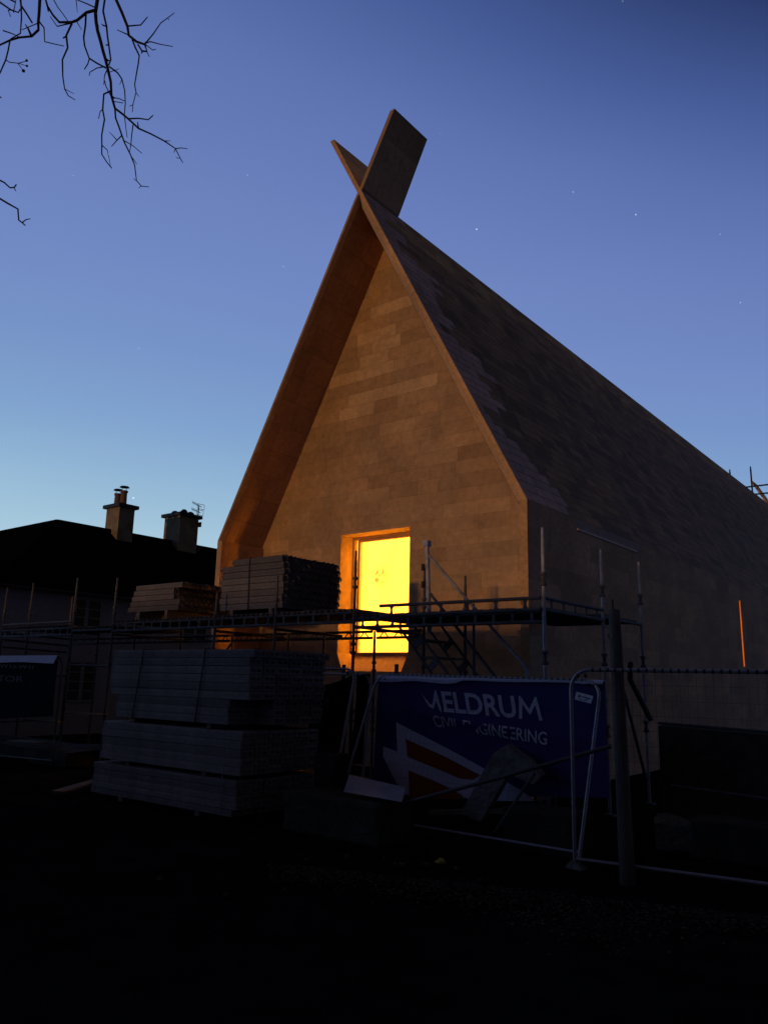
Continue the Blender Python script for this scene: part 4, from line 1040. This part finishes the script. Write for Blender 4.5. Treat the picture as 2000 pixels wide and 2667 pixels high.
BR = [
 ([(705, -10), (690, 90), (705, 220), (745, 370), (775, 480), (800, 590), (805, 690), (830, 780)], .0155, .009, 6.0),
 ([(830, 780), (925, 855), (1000, 925), (1090, 965), (1185, 1015), (1265, 1070), (1300, 1140), (1318, 1172)], .0085, .003, 6.0),
 ([(925, 855), (1000, 852), (1070, 862), (1105, 830)], .006, .004, 6.0),
 ([(1265, 1070), (1310, 1065), (1352, 1072)], .004, .0025, 6.0), ([(1185, 1015), (1230, 1015)], .004, .002, 6.0),
 ([(830, 780), (835, 850), (880, 975), (900, 1030), (940, 1110), (972, 1190), (985, 1300), (1020, 1340), (1075, 1346)], .0075, .003, 6.0),
 ([(1020, 1340), (1000, 1355)], .003, .002, 6.0), ([(880, 975), (845, 1010), (805, 1055)], .005, .003, 6.0), ([(845, 1010), (790, 950)], .004, .002, 6.0),
 ([(900, 1015), (960, 1050), (1025, 1105)], .004, .0025, 6.0), ([(960, 900), (945, 1040), (935, 1100)], .005, .003, 6.0),
 ([(950, 1130), (988, 1182)], .004, .002, 6.0),
 ([(800, 655), (750, 678), (742, 790), (755, 860), (735, 970), (735, 1110), (770, 1165), (808, 1212)], .007, .004, 5.95),
 ([(742, 790), (725, 800), (712, 855)], .004, .003, 5.95), ([(740, 1050), (775, 1080), (790, 1150), (798, 1200)], .004, .002, 5.95),
 ([(790, 480), (850, 525), (880, 570), (900, 650), (905, 740), (898, 830), (910, 930), (918, 990)], .0065, .003, 6.05),
 ([(805, 700), (860, 710), (905, 730)], .004, .003, 6.05), ([(820, 730), (890, 742)], .003, .003, 6.05), ([(880, 570), (865, 610)], .003, .002, 6.05),
 ([(755, 580), (765, 620), (800, 690)], .004, .004, 5.98), ([(775, 500), (755, 545), (750, 610)], .005, .003, 5.98),
 ([(760, 480), (700, 490), (650, 520), (645, 545)], .0045, .003, 5.98), ([(765, 490), (700, 455), (645, 420), (612, 330), (605, 270), (618, 180), (622, 90)], .006, .0075, 5.98),
 ([(645, 425), (635, 460), (610, 500)], .005, .004, 5.98), ([(790, 520), (860, 495)], .003, .002, 5.98),
 ([(758, -10), (745, 80), (770, 190), (785, 320), (800, 430), (785, 470)], .0085, .006, 6.1),
 ([(700, 70), (625, 90), (560, 145), (520, 160), (430, 160), (385, 110), (345, 45), (330, -10)], .012, .007, 5.95),
 ([(520, 165), (415, 190), (365, 120)], .006, .003, 5.95), ([(690, 55), (560, 0)], .005, .004, 5.95), ([(550, -10), (560, 90)], .004, .002, 5.95), ([(390, 0), (490, 150)], .004, .003, 5.95),
 ([(520, 170), (480, 255), (490, 345), (452, 430), (455, 550), (468, 640), (495, 690), (545, 720)], .009, .003, 5.95), ([(468, 640), (535, 675)], .003, .002, 5.95), ([(480, 262), (455, 275)], .007, .005, 5.95),
 ([(555, 155), (590, 215)], .004, .002, 5.95),
 ([(835, -10), (880, 90), (920, 190), (930, 255), (985, 300), (1045, 320), (1060, 370), (1025, 368), (995, 320)], .012, .007, 6.1),
 ([(920, 188), (1015, 180), (1065, 122)], .006, .004, 6.1), ([(925, 250), (845, 215)], .005, .003, 6.1),
 ([(1045, 318), (1105, 245), (1160, 165), (1258, 92)], .006, .003, 6.1), ([(1050, 310), (1085, 300), (1160, 320), (1245, 335)], .005, .003, 6.1), ([(1050, 320), (1100, 360), (1125, 355)], .004, .003, 6.1), ([(1055, 365), (1078, 408)], .004, .003, 6.1),
 ([(955, 285), (1005, 400), (985, 530), (972, 610), (982, 665), (960, 750), (955, 808)], .007, .003, 6.1), ([(960, 755), (932, 765)], .003, .002, 6.1),
 ([(290, -10), (285, 90), (278, 165), (280, 215), (230, 262), (140, 270), (75, 290), (0, 325), (-60, 345)], .013, .006, 5.9), ([(230, 262), (205, 205), (185, 175)], .010, .003, 5.9),
 ([(285, 155), (320, 200), (325, 300), (400, 318), (465, 332)], .006, .003, 5.9), ([(280, 165), (160, 215)], .004, .003, 5.9),
 ([(150, -10), (155, 40), (235, 165)], .009, .006, 5.85), ([(155, 40), (158, 130), (150, 240), (80, 280)], .007, .004, 5.85), ([(0, 15), (80, 70), (135, 90), (150, 65)], .007, .004, 5.85), ([(80, 70), (62, 75), (80, 120)], .006, .003, 5.85), ([(100, 90), (120, -10)], .004, .003, 5.85),
 ([(25, 220), (85, 240), (140, 265)], .005, .003, 5.85),
 ([(75, 290), (45, 430), (10, 510), (-20, 570)], .006, .005, 5.85), ([(45, 430), (70, 448), (135, 455), (195, 440)], .004, .0025, 5.85), ([(135, 455), (195, 475)], .003, .002, 5.85), ([(130, 455), (172, 510)], .003, .002, 5.85), ([(-10, 690), (15, 705)], .007, .003, 5.85),
 ([(-15, 1290), (35, 1315), (75, 1352), (105, 1350), (122, 1328)], .0065, .005, 5.9),
 ([(-15, 1420), (60, 1465), (132, 1505), (138, 1585), (165, 1605), (180, 1620)], .0075, .005, 5.9), ([(160, 1605), (190, 1582), (222, 1575)], .005, .003, 5.9),
]
for pts, a, b, d in BR: branch(pts, a, b, d)
for (x, y, s_) in ((195, 436, .011), (197, 475, .010), (172, 510, .014)):
    bm = bmesh.new(); bmesh.ops.create_icosphere(bm, subdivisions=1, radius=s_); me = bpy.data.meshes.new('seed_pod'); bm.to_mesh(me); bm.free(); me.materials.append(BARK)
    o = bpy.data.objects.new('seed_pod', me); COL.objects.link(o); o.parent = tree; o.location = onD(x/2.765, y/2.765, 5.85)-tree.location
